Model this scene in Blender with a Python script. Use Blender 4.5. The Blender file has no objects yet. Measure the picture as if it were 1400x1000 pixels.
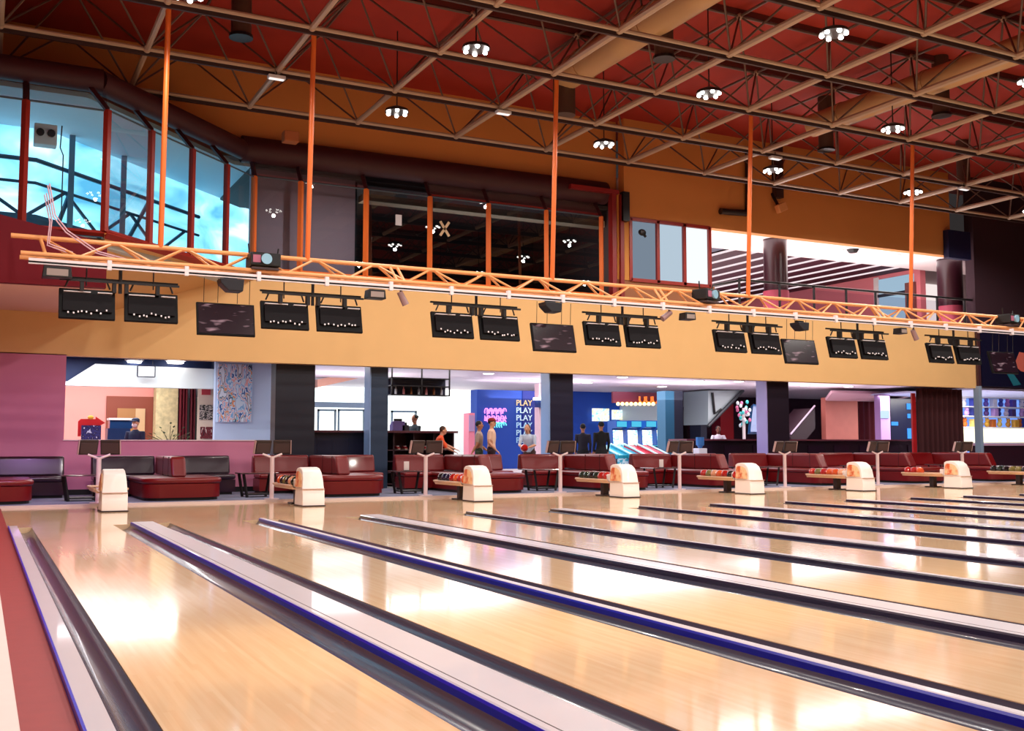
import bpy, math, random
from mathutils import Vector, Matrix, noise
random.seed(7)
SC = bpy.context.scene
COL = SC.collection
R = math.radians
# ------------------------------------------------------------------ camera
F_PX, TILT, YAW, EYE = 1422.37, 0.0764, 0.473, 1.14
_fw = Vector((math.sin(YAW) * math.cos(TILT), math.cos(YAW) * math.cos(TILT), math.sin(TILT)))
_rt = Vector((math.cos(YAW), -math.sin(YAW), 0))
_up = _rt.cross(_fw)
def at(px, py, y):
    """world point on the plane Y = y that the photograph shows at (px, py)"""
    d = _fw + _rt * ((px - 700) / F_PX) - _up * ((py - 500) / F_PX)
    return Vector((0, 0, EYE)) + d * (y / d.y)
def px_len(a, b):
    """rough projected length, used to choose which braces are single parts"""
    out = []
    for p in (a, b):
        d = Vector(p) - Vector((0, 0, EYE)); z = d.dot(_fw)
        if z < 1: return 0
        out.append((700 + F_PX * d.dot(_rt) / z, 500 - F_PX * d.dot(_up) / z))
    (x0, y0), (x1, y1) = out
    if max(x0, x1) < 0 or min(x0, x1) > 1400 or max(y0, y1) < 0: return 0
    return math.hypot(x1 - x0, y1 - y0)

cam = bpy.data.cameras.new('camera'); co = bpy.data.objects.new('camera', cam); COL.objects.link(co)
cam.sensor_width = 36; cam.lens = F_PX / 1400 * 36; cam.clip_end = 300
co.location = (0, 0, EYE); co.rotation_euler = (math.pi / 2 + TILT, 0, -YAW)
SC.camera = co
SC.view_settings.view_transform = 'Standard'; SC.view_settings.look = 'None'
SC.view_settings.gamma = 1; SC.view_settings.use_curve_mapping = False
SC.view_settings.exposure = 0.0
try:
    SC.cycles.use_denoising = True
    SC.cycles.max_bounces = 8; SC.cycles.diffuse_bounces = 4; SC.cycles.glossy_bounces = 4
    SC.cycles.transparent_max_bounces = 10
    SC.cycles.sample_clamp_indirect = 6
    SC.cycles.caustics_reflective = False; SC.cycles.caustics_refractive = False
except Exception: pass
w = bpy.data.worlds.new('world'); SC.world = w; w.use_nodes = True
w.node_tree.nodes['Background'].inputs[0].default_value = (0.35, 0.3, 0.3, 1)
w.node_tree.nodes['Background'].inputs[1].default_value = 0.08

# ------------------------------------------------------------------ materials
def lin(c):
    return tuple(((v / 255) / 12.92 if v / 255 <= .04045 else ((v / 255 + .055) / 1.055) ** 2.4) for v in c) + (1,)
MATS = {}
def mat(name, rgb, rough=.6, metal=0., coat=0., var=0., scale=6., spec=.5, emit=None, power=0., bump=0.):
    if name in MATS: return MATS[name]
    m = bpy.data.materials.new(name); m.use_nodes = True; nt = m.node_tree; b = nt.nodes['Principled BSDF']
    b.inputs['Base Color'].default_value = lin(rgb); b.inputs['Roughness'].default_value = rough
    b.inputs['Metallic'].default_value = metal; b.inputs['Coat Weight'].default_value = coat
    b.inputs['Coat Roughness'].default_value = .05; b.inputs['Specular IOR Level'].default_value = spec
    if emit is not None:
        b.inputs['Emission Color'].default_value = lin(emit); b.inputs['Emission Strength'].default_value = power
    if var or bump:
        tc = nt.nodes.new('ShaderNodeTexCoord'); nz = nt.nodes.new('ShaderNodeTexNoise')
        nz.inputs['Scale'].default_value = scale; nz.inputs['Detail'].default_value = 4
        nt.links.new(tc.outputs['Object'], nz.inputs['Vector'])
        if var:
            mx = nt.nodes.new('ShaderNodeMixRGB'); c = lin(rgb)
            mx.inputs[1].default_value = tuple(v * (1 - var) for v in c[:3]) + (1,)
            mx.inputs[2].default_value = tuple(min(1, v * (1 + var)) for v in c[:3]) + (1,)
            nt.links.new(nz.outputs['Fac'], mx.inputs[0]); nt.links.new(mx.outputs[0], b.inputs['Base Color'])
        if bump:
            bp = nt.nodes.new('ShaderNodeBump'); bp.inputs['Strength'].default_value = bump
            nt.links.new(nz.outputs['Fac'], bp.inputs['Height']); nt.links.new(bp.outputs[0], b.inputs['Normal'])
    MATS[name] = m
    return m
def glow(name, rgb, power):
    if name in MATS: return MATS[name]
    m = bpy.data.materials.new(name); m.use_nodes = True; nt = m.node_tree
    nt.nodes.remove(nt.nodes['Principled BSDF']); e = nt.nodes.new('ShaderNodeEmission')
    e.inputs[0].default_value = lin(rgb); e.inputs[1].default_value = power
    nt.links.new(e.outputs[0], nt.nodes['Material Output'].inputs[0]); MATS[name] = m
    return m
def glass(name, tint, refl=.12, rough=.0, gain=1.):
    m = bpy.data.materials.new(name); m.use_nodes = True; nt = m.node_tree
    nt.nodes.remove(nt.nodes['Principled BSDF'])
    t = nt.nodes.new('ShaderNodeBsdfTransparent'); t.inputs[0].default_value = lin(tint)
    g = nt.nodes.new('ShaderNodeBsdfGlossy'); g.inputs['Roughness'].default_value = rough
    fr = nt.nodes.new('ShaderNodeFresnel'); fr.inputs[0].default_value = 1.5
    mul = nt.nodes.new('ShaderNodeMath'); mul.operation = 'MULTIPLY_ADD'; mul.inputs[1].default_value = gain; mul.inputs[2].default_value = refl
    mul.use_clamp = True
    mx = nt.nodes.new('ShaderNodeMixShader')
    nt.links.new(fr.outputs[0], mul.inputs[0]); nt.links.new(mul.outputs[0], mx.inputs[0])
    nt.links.new(t.outputs[0], mx.inputs[1]); nt.links.new(g.outputs[0], mx.inputs[2])
    nt.links.new(mx.outputs[0], nt.nodes['Material Output'].inputs[0]); MATS[name] = m
    return m
def wood(name, c0, c1, board, rough=.12, jitter=.22, coat=.6):
    """boards running along Y, board metres wide, butt joints, fine grain"""
    m = bpy.data.materials.new(name); m.use_nodes = True; nt = m.node_tree; N = nt.nodes.new; L = nt.links.new
    b = nt.nodes['Principled BSDF']; g = N('ShaderNodeNewGeometry'); s = N('ShaderNodeSeparateXYZ'); L(g.outputs['Position'], s.inputs[0])
    def mth(op, a, v=None, v2=None):
        n = N('ShaderNodeMath'); n.operation = op
        for i, q in enumerate((a, v, v2)):
            if q is None: continue
            if isinstance(q, (int, float)): n.inputs[i].default_value = q
            else: L(q, n.inputs[i])
        return n.outputs[0]
    ix = mth('FLOOR', mth('DIVIDE', s.outputs[0], board))
    wn = N('ShaderNodeTexWhiteNoise'); wn.noise_dimensions = '1D'; L(ix, wn.inputs['W'])
    iy = mth('FLOOR', mth('ADD', mth('DIVIDE', s.outputs[1], 1.3), mth('MULTIPLY', wn.outputs['Value'], 7.0)))
    cx = N('ShaderNodeCombineXYZ'); L(ix, cx.inputs[0]); L(iy, cx.inputs[1])
    w2 = N('ShaderNodeTexWhiteNoise'); w2.noise_dimensions = '3D'; L(cx.outputs[0], w2.inputs['Vector'])
    sc = N('ShaderNodeVectorMath'); sc.operation = 'MULTIPLY'; sc.inputs[1].default_value = (26, 1.0, 1); L(g.outputs['Position'], sc.inputs[0])
    nz = N('ShaderNodeTexNoise'); nz.inputs['Scale'].default_value = 1; nz.inputs['Detail'].default_value = 3; L(sc.outputs[0], nz.inputs['Vector'])
    f = mth('ADD', mth('MULTIPLY', w2.outputs['Value'], jitter), mth('MULTIPLY', nz.outputs['Fac'], 1 - jitter))
    mx = N('ShaderNodeMixRGB'); mx.inputs[1].default_value = lin(c0); mx.inputs[2].default_value = lin(c1); L(f, mx.inputs[0])
    L(mx.outputs[0], b.inputs['Base Color'])
    n2 = N('ShaderNodeTexNoise'); n2.inputs['Scale'].default_value = .9; L(g.outputs['Position'], n2.inputs['Vector'])
    L(mth('MULTIPLY_ADD', n2.outputs['Fac'], .06, rough - .03), b.inputs['Roughness'])
    b.inputs['Coat Weight'].default_value = coat; b.inputs['Coat Roughness'].default_value = .05
    MATS[name] = m
    return m

# ------------------------------------------------------------------ mesh builder
class MB:
    def __init__(s): s.v = []; s.f = []
    def add(s, vs, fs):
        n = len(s.v); s.v += [tuple(v) for v in vs]; s.f += [tuple(n + i for i in f) for f in fs]; return s
    def box(s, c, d, rot=None):
        x, y, z = d[0] / 2, d[1] / 2, d[2] / 2
        vs = [Vector(p) for p in [(-x,-y,-z),(x,-y,-z),(x,y,-z),(-x,y,-z),(-x,-y,z),(x,-y,z),(x,y,z),(-x,y,z)]]
        if rot is not None: vs = [rot @ v for v in vs]
        c = Vector(c)
        return s.add([v + c for v in vs], [(0,3,2,1),(4,5,6,7),(0,1,5,4),(1,2,6,5),(2,3,7,6),(3,0,4,7)])
    def span(s, a, b):
        a, b = Vector(a), Vector(b)
        return s.box((a + b) / 2, (abs(b.x - a.x), abs(b.y - a.y), abs(b.z - a.z)))
    def tube(s, pts, r, n=8, cap=True, up=None):
        pts = [Vector(p) for p in pts]; rs = r if isinstance(r, (list, tuple)) else [r] * len(pts)
        ring = []; prev = None
        for i, p in enumerate(pts):
            t = (pts[min(i + 1, len(pts) - 1)] - pts[max(i - 1, 0)]).normalized()
            u = t.cross(Vector((0, 0, 1))) if abs(t.z) < .95 else t.cross(Vector((0, 1, 0)))
            u.normalize()
            if prev is not None:
                q = prev - t * prev.dot(t)
                if q.length > 1e-4: u = q.normalized()
            prev = u; v = t.cross(u)
            ri = rs[i]; ra, rb = ri if isinstance(ri, (tuple, list)) else (ri, ri)
            ring.append([p + u * (ra * math.cos(2 * math.pi * k / n)) + v * (rb * math.sin(2 * math.pi * k / n)) for k in range(n)])
        vs = [q for rg in ring for q in rg]; fs = []
        for i in range(len(pts) - 1):
            for k in range(n):
                fs.append((i * n + k, i * n + (k + 1) % n, (i + 1) * n + (k + 1) % n, (i + 1) * n + k))
        if cap:
            fs.append(tuple(range(n))[::-1]); fs.append(tuple((len(pts) - 1) * n + k for k in range(n)))
        return s.add(vs, fs)
    def prism(s, poly, a, b, axis='y'):
        """closed 2-D outline extruded from a to b along axis; poly in (x,z) for y, (y,z) for x, (x,y) for z"""
        def P(u, w, t): return {'y': (u, t, w), 'x': (t, u, w), 'z': (u, w, t)}[axis]
        n = len(poly); vs = [P(u, w_, a) for u, w_ in poly] + [P(u, w_, b) for u, w_ in poly]
        fs = [tuple(range(n)), tuple(range(2 * n - 1, n - 1, -1))] + [(i, n + i, n + (i + 1) % n, (i + 1) % n) for i in range(n)]
        return s.add(vs, fs)
    def ball(s, c, r, nu=12, nv=8):
        rx, ry, rz = r if isinstance(r, (tuple, list)) else (r, r, r); c = Vector(c)
        vs = [c + Vector((0, 0, -rz))]; fs = []
        for j in range(1, nv):
            p = math.pi * j / nv - math.pi / 2
            for i in range(nu):
                t = 2 * math.pi * i / nu
                vs.append(c + Vector((rx * math.cos(p) * math.cos(t), ry * math.cos(p) * math.sin(t), rz * math.sin(p))))
        vs.append(c + Vector((0, 0, rz)))
        for i in range(nu): fs.append((0, 1 + (i + 1) % nu, 1 + i))
        for j in range(nv - 2):
            for i in range(nu):
                a = 1 + j * nu + i; b = 1 + j * nu + (i + 1) % nu
                fs.append((a, b, b + nu, a + nu))
        e = len(vs) - 1; o = 1 + (nv - 2) * nu
        for i in range(nu): fs.append((e, o + i, o + (i + 1) % nu))
        return s.add(vs, fs)
    def quad(s, a, b, c, d): return s.add([a, b, c, d], [(0, 1, 2, 3)])
    def slab(s, a, b, c, d, t):
        """four corners given thickness t along their normal"""
        a, b, c, d = map(Vector, (a, b, c, d)); n = (b - a).cross(d - a).normalized() * t
        return s.add([a, b, c, d, a + n, b + n, c + n, d + n], [(3,2,1,0),(4,5,6,7),(0,1,5,4),(1,2,6,5),(2,3,7,6),(3,0,4,7)])
    def make(s, name, m, parent=None, smooth=False, bevel=0., seg=2, auto=True):
        me = bpy.data.meshes.new(name); me.from_pydata(s.v, [], s.f); me.update()
        if m is not None: me.materials.append(m)
        import bmesh
        bm = bmesh.new(); bm.from_mesh(me); bmesh.ops.recalc_face_normals(bm, faces=bm.faces); bm.to_mesh(me); bm.free()
        o = bpy.data.objects.new(name, me); COL.objects.link(o)
        if parent is not None: o.parent = parent
        if smooth:
            for p in me.polygons: p.use_smooth = True
            if smooth != 'all':
                try: me.set_sharp_from_angle(angle=R(40))
                except Exception: pass
        if bevel:
            bv = o.modifiers.new('bevel', 'BEVEL'); bv.width = bevel; bv.segments = seg; bv.limit_method = 'ANGLE'; bv.angle_limit = R(35)
        return o
def tag(o, label=None, cat=None, group=None, kind=None):
    if label: o['label'] = label
    if cat: o['category'] = cat
    if group: o['group'] = group
    if kind: o['kind'] = kind
    return o
def thing(name, loc, label, cat, group=None, rz=0):
    o = bpy.data.objects.new(name, None); COL.objects.link(o); o.location = loc; o.rotation_euler = (0, 0, rz)
    return tag(o, label, cat, group)
def structure(name, mb, m, **k): return tag(mb.make(name, m, **k), kind='structure')
def copy_tree(o, parent=None):
    c = o.copy(); COL.objects.link(c)
    if parent is not None: c.parent = parent
    for ch in list(o.children): copy_tree(ch, c)
    return c
ORD = ['first', 'second', 'third', 'fourth', 'fifth', 'sixth', 'seventh', 'eighth', 'ninth', 'tenth', 'eleventh', 'twelfth', 'thirteenth', 'fourteenth', 'fifteenth']
def text_obj(s, name, m, parent, loc, size, rot=(math.pi / 2, 0, 0), depth=.01, align='CENTER'):
    cu = bpy.data.curves.new(name, 'FONT'); cu.body = s; cu.size = size; cu.extrude = depth; cu.align_x = align; cu.align_y = 'CENTER'
    o = bpy.data.objects.new(name, cu); COL.objects.link(o); cu.materials.append(m)
    o.location = loc; o.rotation_euler = rot
    bpy.context.view_layer.update()
    me = bpy.data.meshes.new_from_object(o.evaluated_get(bpy.context.evaluated_depsgraph_get()))
    me.transform(o.matrix_world); me.name = name; bpy.data.objects.remove(o); bpy.data.curves.remove(cu)
    if not me.materials: me.materials.append(m)
    o = bpy.data.objects.new(name, me); COL.objects.link(o)
    if parent is not None: o.parent = parent
    return o
def settle(root, loc=None):
    """put the empty at the base of its parts, which were built in world coordinates"""
    if loc is None:
        pts = []
        for c in root.children:
            if c.type == 'MESH':
                pts += [c.matrix_basis @ Vector(b) for b in c.bound_box]
        if not pts: return root
        lo = Vector([min(p[i] for p in pts) for i in range(3)]); hi = Vector([max(p[i] for p in pts) for i in range(3)])
        loc = Vector(((lo.x + hi.x) / 2, (lo.y + hi.y) / 2, lo.z))
    loc = Vector(loc); root.location = loc
    for c in root.children: c.location = Vector(c.location) - loc
    return root

# ---- palette
maple = wood('maple_lane', (250, 222, 184), (230, 186, 140), .0265, .105, .24, .3)
maple2 = wood('maple_approach', (250, 222, 183), (230, 188, 141), .053, .125, .2, .3)
M_cream = mat('cream_wall', (226, 182, 122), .75, var=.06, scale=1.2)
M_upper = mat('upper_wall', (206, 138, 74), .8, var=.06, scale=1.)
M_purple = mat('mauve_wall', (200, 122, 154), .7, var=.05, scale=1.5)
M_maroon = mat('maroon_panel', (104, 8, 24), .6, var=.08, spec=.2)
M_maroon_dark = mat('dark_maroon', (60, 14, 22), .6)
M_orange = mat('orange_steel', (226, 112, 44), .4)
M_redframe = mat('red_window_frame', (150, 38, 26), .4)
M_white = mat('white_enamel', (226, 216, 214), .4)
M_black = mat('black_plastic', (14, 13, 16), .4)
M_blackm = mat('black_steel', (20, 16, 18), .5)
M_chrome = mat('chrome', (200, 200, 205), .18, 1.)
M_navy = mat('dark_navy_paint', (24, 28, 48), .5)
M_carpet = mat('blue_grey_carpet', (120, 124, 150), .9, var=.15, scale=30)
M_nosing = mat('pale_nosing', (206, 190, 190), .5)
M_grey = mat('grey_plastic', (70, 72, 92), .24, coat=.25)
M_tan_steel = mat('tan_painted_steel', (176, 152, 130), .4)
M_brace = mat('shaded_brace_steel', (96, 72, 62), .45)  # shade on the unlit upper tubes put into a darker colour
M_duct = mat('tan_duct', (186, 150, 106), .5)
M_ceil = mat('red_roof_deck', (160, 42, 26), .8, var=.25, scale=.8)
M_leather = mat('red_leather', (112, 8, 14), .34, coat=.12, var=.08, scale=4)
M_leather_dark = mat('maroon_leather', (80, 10, 20), .3, coat=.2, var=.08, scale=4)

YW = 25.0        # face of the long wall
Z_APP = 0.0; Z_SEAT = 0.04
# ---- floors
structure('floor_pit', MB().span((-2, -6, -.30), (46, 16.05, -.14)), mat('dark_pit', (28, 24, 28), .8))
structure('floor_approach', MB().span((.40, 16.0, -.14), (44, 21.0, 0)), maple2)
structure('floor_concourse', MB().span((-3, 21.0, -.14), (60, 25.2, Z_SEAT)), M_carpet)
structure('floor_tiles', MB().span((-3, 25.2, -.14), (60, 62, Z_SEAT - .002)), mat('pale_tiles', (184, 184, 194), .25, var=.06, scale=1))
structure('trim_nosing', MB().span((-3, 20.94, -.1), (44, 21.03, Z_SEAT + .004)), M_nosing)
tag(MB().span((.19, -6, -.14), (.40, 21.0, .002)).make('edge_strip', mat('red_strip', (150, 52, 52), .55, var=.12, scale=9)), 'red painted strip running along the outer side of the outermost gutter', 'edge strip')
structure('floor_walkway', MB().span((-3, -6, -.14), (.19, 21.0, .001)), mat('pale_walkway', (232, 214, 208), .6, var=.05))

# ---- lanes: pairs at a pitch of 3.456 m
PAIR = 3.456
GL = .235
lanes = []; caps = []
x = .70
for i in range(14):
    lanes.append((x, x + 1.06))
    wide = i % 2 == 0
    gap = .785 if wide else .551
    caps.append((x + 1.06 + GL, x + 1.06 + gap - GL, wide)); x += 1.06 + gap
Y0, YF = -4.0, 16.0
def gutter_mesh(x0, x1):
    n = 10; mb = MB(); c = (x0 + x1) / 2; h = (x1 - x0) / 2; pr = []
    for k in range(n + 1):
        t = math.pi * k / n; pr.append((c - h * math.cos(t), -.075 * math.sin(t) - .004))
    pr += [(x1, -.12), (x0, -.12)]
    # profile is an open trough with body under it
    vs = [(p[0], YF - .01, p[1]) for p in pr] + [(p[0], Y0, p[1]) for p in pr]; m = len(pr)
    fs = [(i, (i + 1) % m, m + (i + 1) % m, m + i) for i in range(m)]
    for k in range(n): fs.append((k, k + 1, m - 1 if k < n / 2 else m - 2)); fs.append((m + k + 1, m + k, 2 * m - 1 if k < n / 2 else 2 * m - 2))
    mb.add(vs, fs)
    return mb
for i, (a, b) in enumerate(lanes):
    t = thing('bowling_lane', ((a + b) / 2, YF, 0), 'glossy maple lane with dark gutters, %s lane from the red strip' % ORD[i], 'bowling lane', 'maple bowling lanes')
    L0 = Vector(t.location)
    for mb, nm, m in ((MB().span((a, Y0, -.13), (b, YF - .004, 0)), 'lane_bed', maple), (gutter_mesh(a - (GL if i else .18) + .003, a - .003), 'gutter', M_grey), (gutter_mesh(b + .003, b + GL - .003), 'gutter', M_grey)):
        o = mb.make(nm, m, t, smooth=(nm == 'gutter')); o.location = -L0
M_cap = mat('grey_cap', (206, 198, 206), .35, coat=.3, var=.04, scale=3)
M_blue = mat('blue_bumper', (8, 8, 190), .3)
M_blue2 = mat('deep_blue_bumper', (10, 8, 176), .3)
M_indigo = mat('dark_bumper', (34, 14, 52), .25, coat=.5)
def divider(a, b, name, label, blue, rail_left=True):
    wide_ = b - a > .2
    t = thing(name, ((a + b) / 2, YF, 0), label, 'lane divider', 'dividers between the lanes'); L0 = Vector(t.location)
    o = MB().prism([(a + .012, -.12), (b, -.12), (b, .030), (b - .01, .035), (a + .02, .035), (a + .012, .03)], Y0, YF - .5 + .45).make('cap', M_cap, t); o.location = -L0
    o = MB().prism([(a - .004, -.05), (a + .011, -.05), (a + .011, .031), (a + .002, .034), (a - .006, .022)], Y0, YF - .06).make('bumper_rail', (M_blue if wide_ else M_blue2) if blue else M_indigo, t); o.location = -L0
    if b - a > .2:
        o = MB().span((a + .055, Y0, .0345), (a + .061, YF - .06, .0362)).make('groove_strip', mat('dark_groove', (70, 48, 56), .5), t); o.location = -L0
for i, (a, b, wide) in enumerate(caps[:13]):
    lab = ('broad blue-railed divider' if i == 0 else 'narrow blue-railed divider' if i == 1 else ('broad' if wide else 'narrow') + ' pale dark-railed divider') +  ' between the %s and %s lanes from the red strip' % (ORD[i], ORD[i + 1])
    divider(a, b, 'lane_divider', lab, i in (0, 1))
# outermost gutter's ledge
t = thing('lane_divider', (.44, YF, 0), 'pale ledge with thin blue edge between the red strip and the outermost gutter', 'lane divider'); L0 = Vector(t.location)
o = MB().span((.416, Y0, -.12), (.518, YF, .03)).make('cap', M_cap, t); o.location = -L0
o = MB().span((.402, Y0, -.1), (.415, YF, .034)).make('bumper_rail', M_blue, t); o.location = -L0

# ---- long wall: lower wall with lobby opening, cream fascia, upper wall
structure('wall_sill', MB().span((-3, YW, Z_SEAT), (6.2, YW + .3, 1.24)), M_purple)
structure('trim_sill', MB().span((1.66, YW - .02, 1.24), (6.1, YW + .32, 1.262)), mat('sill_white', (232, 206, 214), .5))
structure('wall_jamb', MB().span((-3, YW, 1.24), (1.68, YW + .3, 3.15)), M_purple)
structure('wall_fascia', MB().span((-3, YW, 3.13), (31.1, YW + .3, 5.35)), M_cream)
structure('wall_fascia_edge', MB().span((16.2, YW + .02, 5.35), (19.7, YW + .3, 5.93)), mat('brown_apron', (150, 96, 62), .7))
structure('baseboard_lobby', MB().span((-3, YW - .02, Z_SEAT), (6.2, YW, .16)), M_black)
structure('wall_upper', MB().span((-3, YW + .42, 8.3), (16.45, YW + .75, 11.0)), M_upper)
structure('wall_upper_end', MB().span((16.45, YW, 7.72), (30.0, YW + .3, 11.0)), M_upper)
structure('wall_pier', MB().span((16.2, YW, 5.9), (16.62, YW + .3, 8.4)), mat('ochre_pier', (206, 140, 62), .7))
structure('ceiling', MB().span((-6, -8, 10.66), (46, 27, 10.8)), M_ceil)
# roof purlins
for k in range(7):
    structure('trim_purlin', MB().span((-6, 6.6 + k * 2.55 + .6, 10.54), (40, 6.6 + k * 2.55 + .72, 10.66)), mat('purlin_dark', (92, 30, 22), .7))
structure('wall_side', MB().span((-3.2, -8, 0), (-3.0, 26, 11.0)), mat('side_wall', (150, 92, 76), .8))
structure('wall_end', MB().span((31.15, YW - .02, 3.15), (48, YW + .35, 11.0)), mat('dark_plum_wall', (46, 18, 32), .85))
structure('wall_back', MB().span((-3, -8.2, 0), (46, -8, 11.0)), mat('back_wall', (120, 76, 62), .8))
structure('wall_far_side', MB().span((45.8, -8, 0), (46, 26, 11.0)), mat('far_side', (70, 36, 34), .8))
# band of rounded maroon boxing over the dark glazing
structure('trim_bullnose', MB().tube([(1.85, 21.6, 8.32), (5.6, YW + .35, 8.36)], .24, 16).tube([(5.5, YW + .35, 8.4), (16.0, YW + .35, 8.45)], .33, 16).tube([(-3, 21.6, 8.32), (1.95, 21.6, 8.32)], .24, 16), M_maroon_dark, smooth=True)
# parapet with a sloping top in front of the bay
t = tag(MB().prism([(-3, 4.02), (2.02, 4.06), (2.02, 4.9), (.2, 5.27), (-3, 5.5)], 20.55, 20.75).make('parapet', M_maroon), 'dark red parapet panel with sloping top under the blue glazed bay', 'parapet')
structure('trim_bay_soffit', MB().span((-3, 20.75, 4.07), (2.02, YW, 4.15)), mat('soffit_peach', (236, 190, 172), .7))
wd = MB(); wd.add([(2.02, 21.1, 5.2), (5.8, YW, 5.3), (2.02, YW, 4.07), (2.02, YW, 5.2), (2.02, 20.8, 4.07), (2.3, YW, 4.07)], [(0, 1, 5, 4), (4, 5, 2), (0, 4, 2, 3), (1, 3, 2, 5), (0, 3, 1)])
structure('wall_bay_apron', wd, M_cream)
# ------------------------------------------------------------------ upper glazing
G_blue = glass('blue_glass', (226, 242, 248), .02, 0., .35)
G_dark = glass('dark_glass', (140, 158, 172), .06, 0., .8)
def sill_frame(mb, p, q, z, r=.07): mb.tube([(p[0], p[1], z), (q[0], q[1], z)], r, 4)
def glazed_run(n0, pts, z0, zk, zt, out, m_frame, m_glass, closing=True):
    """posts at each plan point, vertical panes, sloping panes above the kink leaning back along out"""
    for i in range(len(pts) - 1):
        a, b = Vector((*pts[i], 0)), Vector((*pts[i + 1], 0)); k = n0 + i
        o = Vector((*out[i], 0)); w_ = tag(bpy.data.objects.new('window_%d' % k, None), kind='structure'); COL.objects.link(w_)
        d = (b - a).normalized(); mb = MB()
        mb.tube([a + Vector((0, 0, z0)), a + Vector((0, 0, zk))], .075, 4); sb_ = MB().tube([a + Vector((0, 0, zk)), a + o + Vector((0, 0, zt))], .06, 4)
        mb.tube([a + Vector((0, 0, z0)), b + Vector((0, 0, z0))], .06, 4)
        if closing and i == len(pts) - 2:
            mb.tube([b + Vector((0, 0, z0)), b + Vector((0, 0, zk))], .075, 4); sb_.tube([b + Vector((0, 0, zk)), b + o + Vector((0, 0, zt))], .06, 4)
        f = mb.make('window_frame', m_frame, w_); sb_.make('sloping_bar', M_maroon_dark, w_)
        g = MB().quad(a + Vector((0, 0, z0)), b + Vector((0, 0, z0)), b + Vector((0, 0, zk)), a + Vector((0, 0, zk)))
        g.quad(a + Vector((0, 0, zk)), b + Vector((0, 0, zk)), b + o + Vector((0, 0, zt)), a + o + Vector((0, 0, zt)))
        g.make('pane', G_blue if k in (8, 9) else m_glass, w_)
        MB().tube([a + Vector((0, 0, zk)), b + Vector((0, 0, zk))], .02, 4).make('transom', mat('transom_steel', (70, 90, 104), .4), w_)
        w_.location = a + Vector((0, 0, z0))
        for c in w_.children: c.location = -Vector(w_.location)
bay = [(-2.6, 21.2), (-1.1, 21.2), (.58, 21.2), (2.02, 21.2)]
glazed_run(1, bay, 5.2, 7.62, 8.1, [(0, .42)] * 3, M_redframe, G_blue, False)
ang = [(2.02, 21.2), (2.98, 22.2), (3.98, 23.2), (4.92, 24.12), (5.76, YW)]
glazed_run(4, ang, 5.25, 7.64, 8.12, [(-.3, .3)] * 4, M_redframe, G_blue, False)
main = [(5.76, YW), (6.91, YW), (8.61, YW), (10.37, YW), (12.08, YW), (13.87, YW), (15.66, YW)]
glazed_run(8, main, 5.38, 7.67, 8.2, [(0, .38)] * 6, M_orange, G_dark)
structure('trim_glazing_sill', MB().tube([(2.02, 21.2, 5.2), (5.76, YW - .02, 5.2)], .09, 4).tube([(5.76, YW - .04, 5.3), (16.2, YW - .04, 5.3)], .09, 4), M_redframe)
# daylit space behind the bay
structure('floor_upper_lobby', MB().prism([(-3, 21.35), (1.9, 21.35), (5.7, 25.35), (7.5, 25.8), (7.5, 31), (-3, 31)], 5.0, 5.15, 'z'), mat('pale_floor', (190, 205, 210), .5))
structure('ceiling_upper_lobby', MB().prism([(-3, 21.9), (1.7, 21.9), (5.4, 25.6), (7.5, 25.75), (7.5, 31), (-3, 31)], 8.05, 8.15, 'z'), mat('pale_blue_ceiling', (205, 222, 238), .7))
def daylight_mat(name, cols, power, sc):
    m = bpy.data.materials.new(name); m.use_nodes = True; nt = m.node_tree; N = nt.nodes.new; L = nt.links.new
    nt.nodes.remove(nt.nodes['Principled BSDF']); e = N('ShaderNodeEmission'); g = N('ShaderNodeNewGeometry'); mp = N('ShaderNodeMapping'); mp.inputs['Scale'].default_value = sc
    nz = N('ShaderNodeTexNoise'); nz.inputs['Scale'].default_value = 1; nz.inputs['Detail'].default_value = 3; nz.inputs['Distortion'].default_value = .6
    r = N('ShaderNodeValToRGB'); r.color_ramp.elements[0].position = .32; r.color_ramp.elements[0].color = lin(cols[0]); r.color_ramp.elements[1].position = .66; r.color_ramp.elements[1].color = lin(cols[-1])
    for i, c in enumerate(cols[1:-1]):
        el = r.color_ramp.elements.new(.32 + .34 * (i + 1) / (len(cols) - 1)); el.color = lin(c)
    L(g.outputs['Position'], mp.inputs[0]); L(mp.outputs[0], nz.inputs['Vector']); L(nz.outputs['Fac'], r.inputs[0]); L(r.outputs[0], e.inputs[0])
    e.inputs[1].default_value = power; L(e.outputs[0], nt.nodes['Material Output'].inputs[0]); MATS[name] = m
    return m
D_blue = daylight_mat('blue_daylight', [(84, 160, 196), (130, 204, 230), (160, 224, 246), (226, 248, 255)], 1.9, (.5, .5, 1.1))
structure('window_14', MB().prism([(-3, 24.6), (1.1, 24.6), (7.3, 30.8), (7.3, 30.9), (1.0, 24.7), (-3, 24.7)], 5.15, 8.05, 'z'), D_blue)
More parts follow.
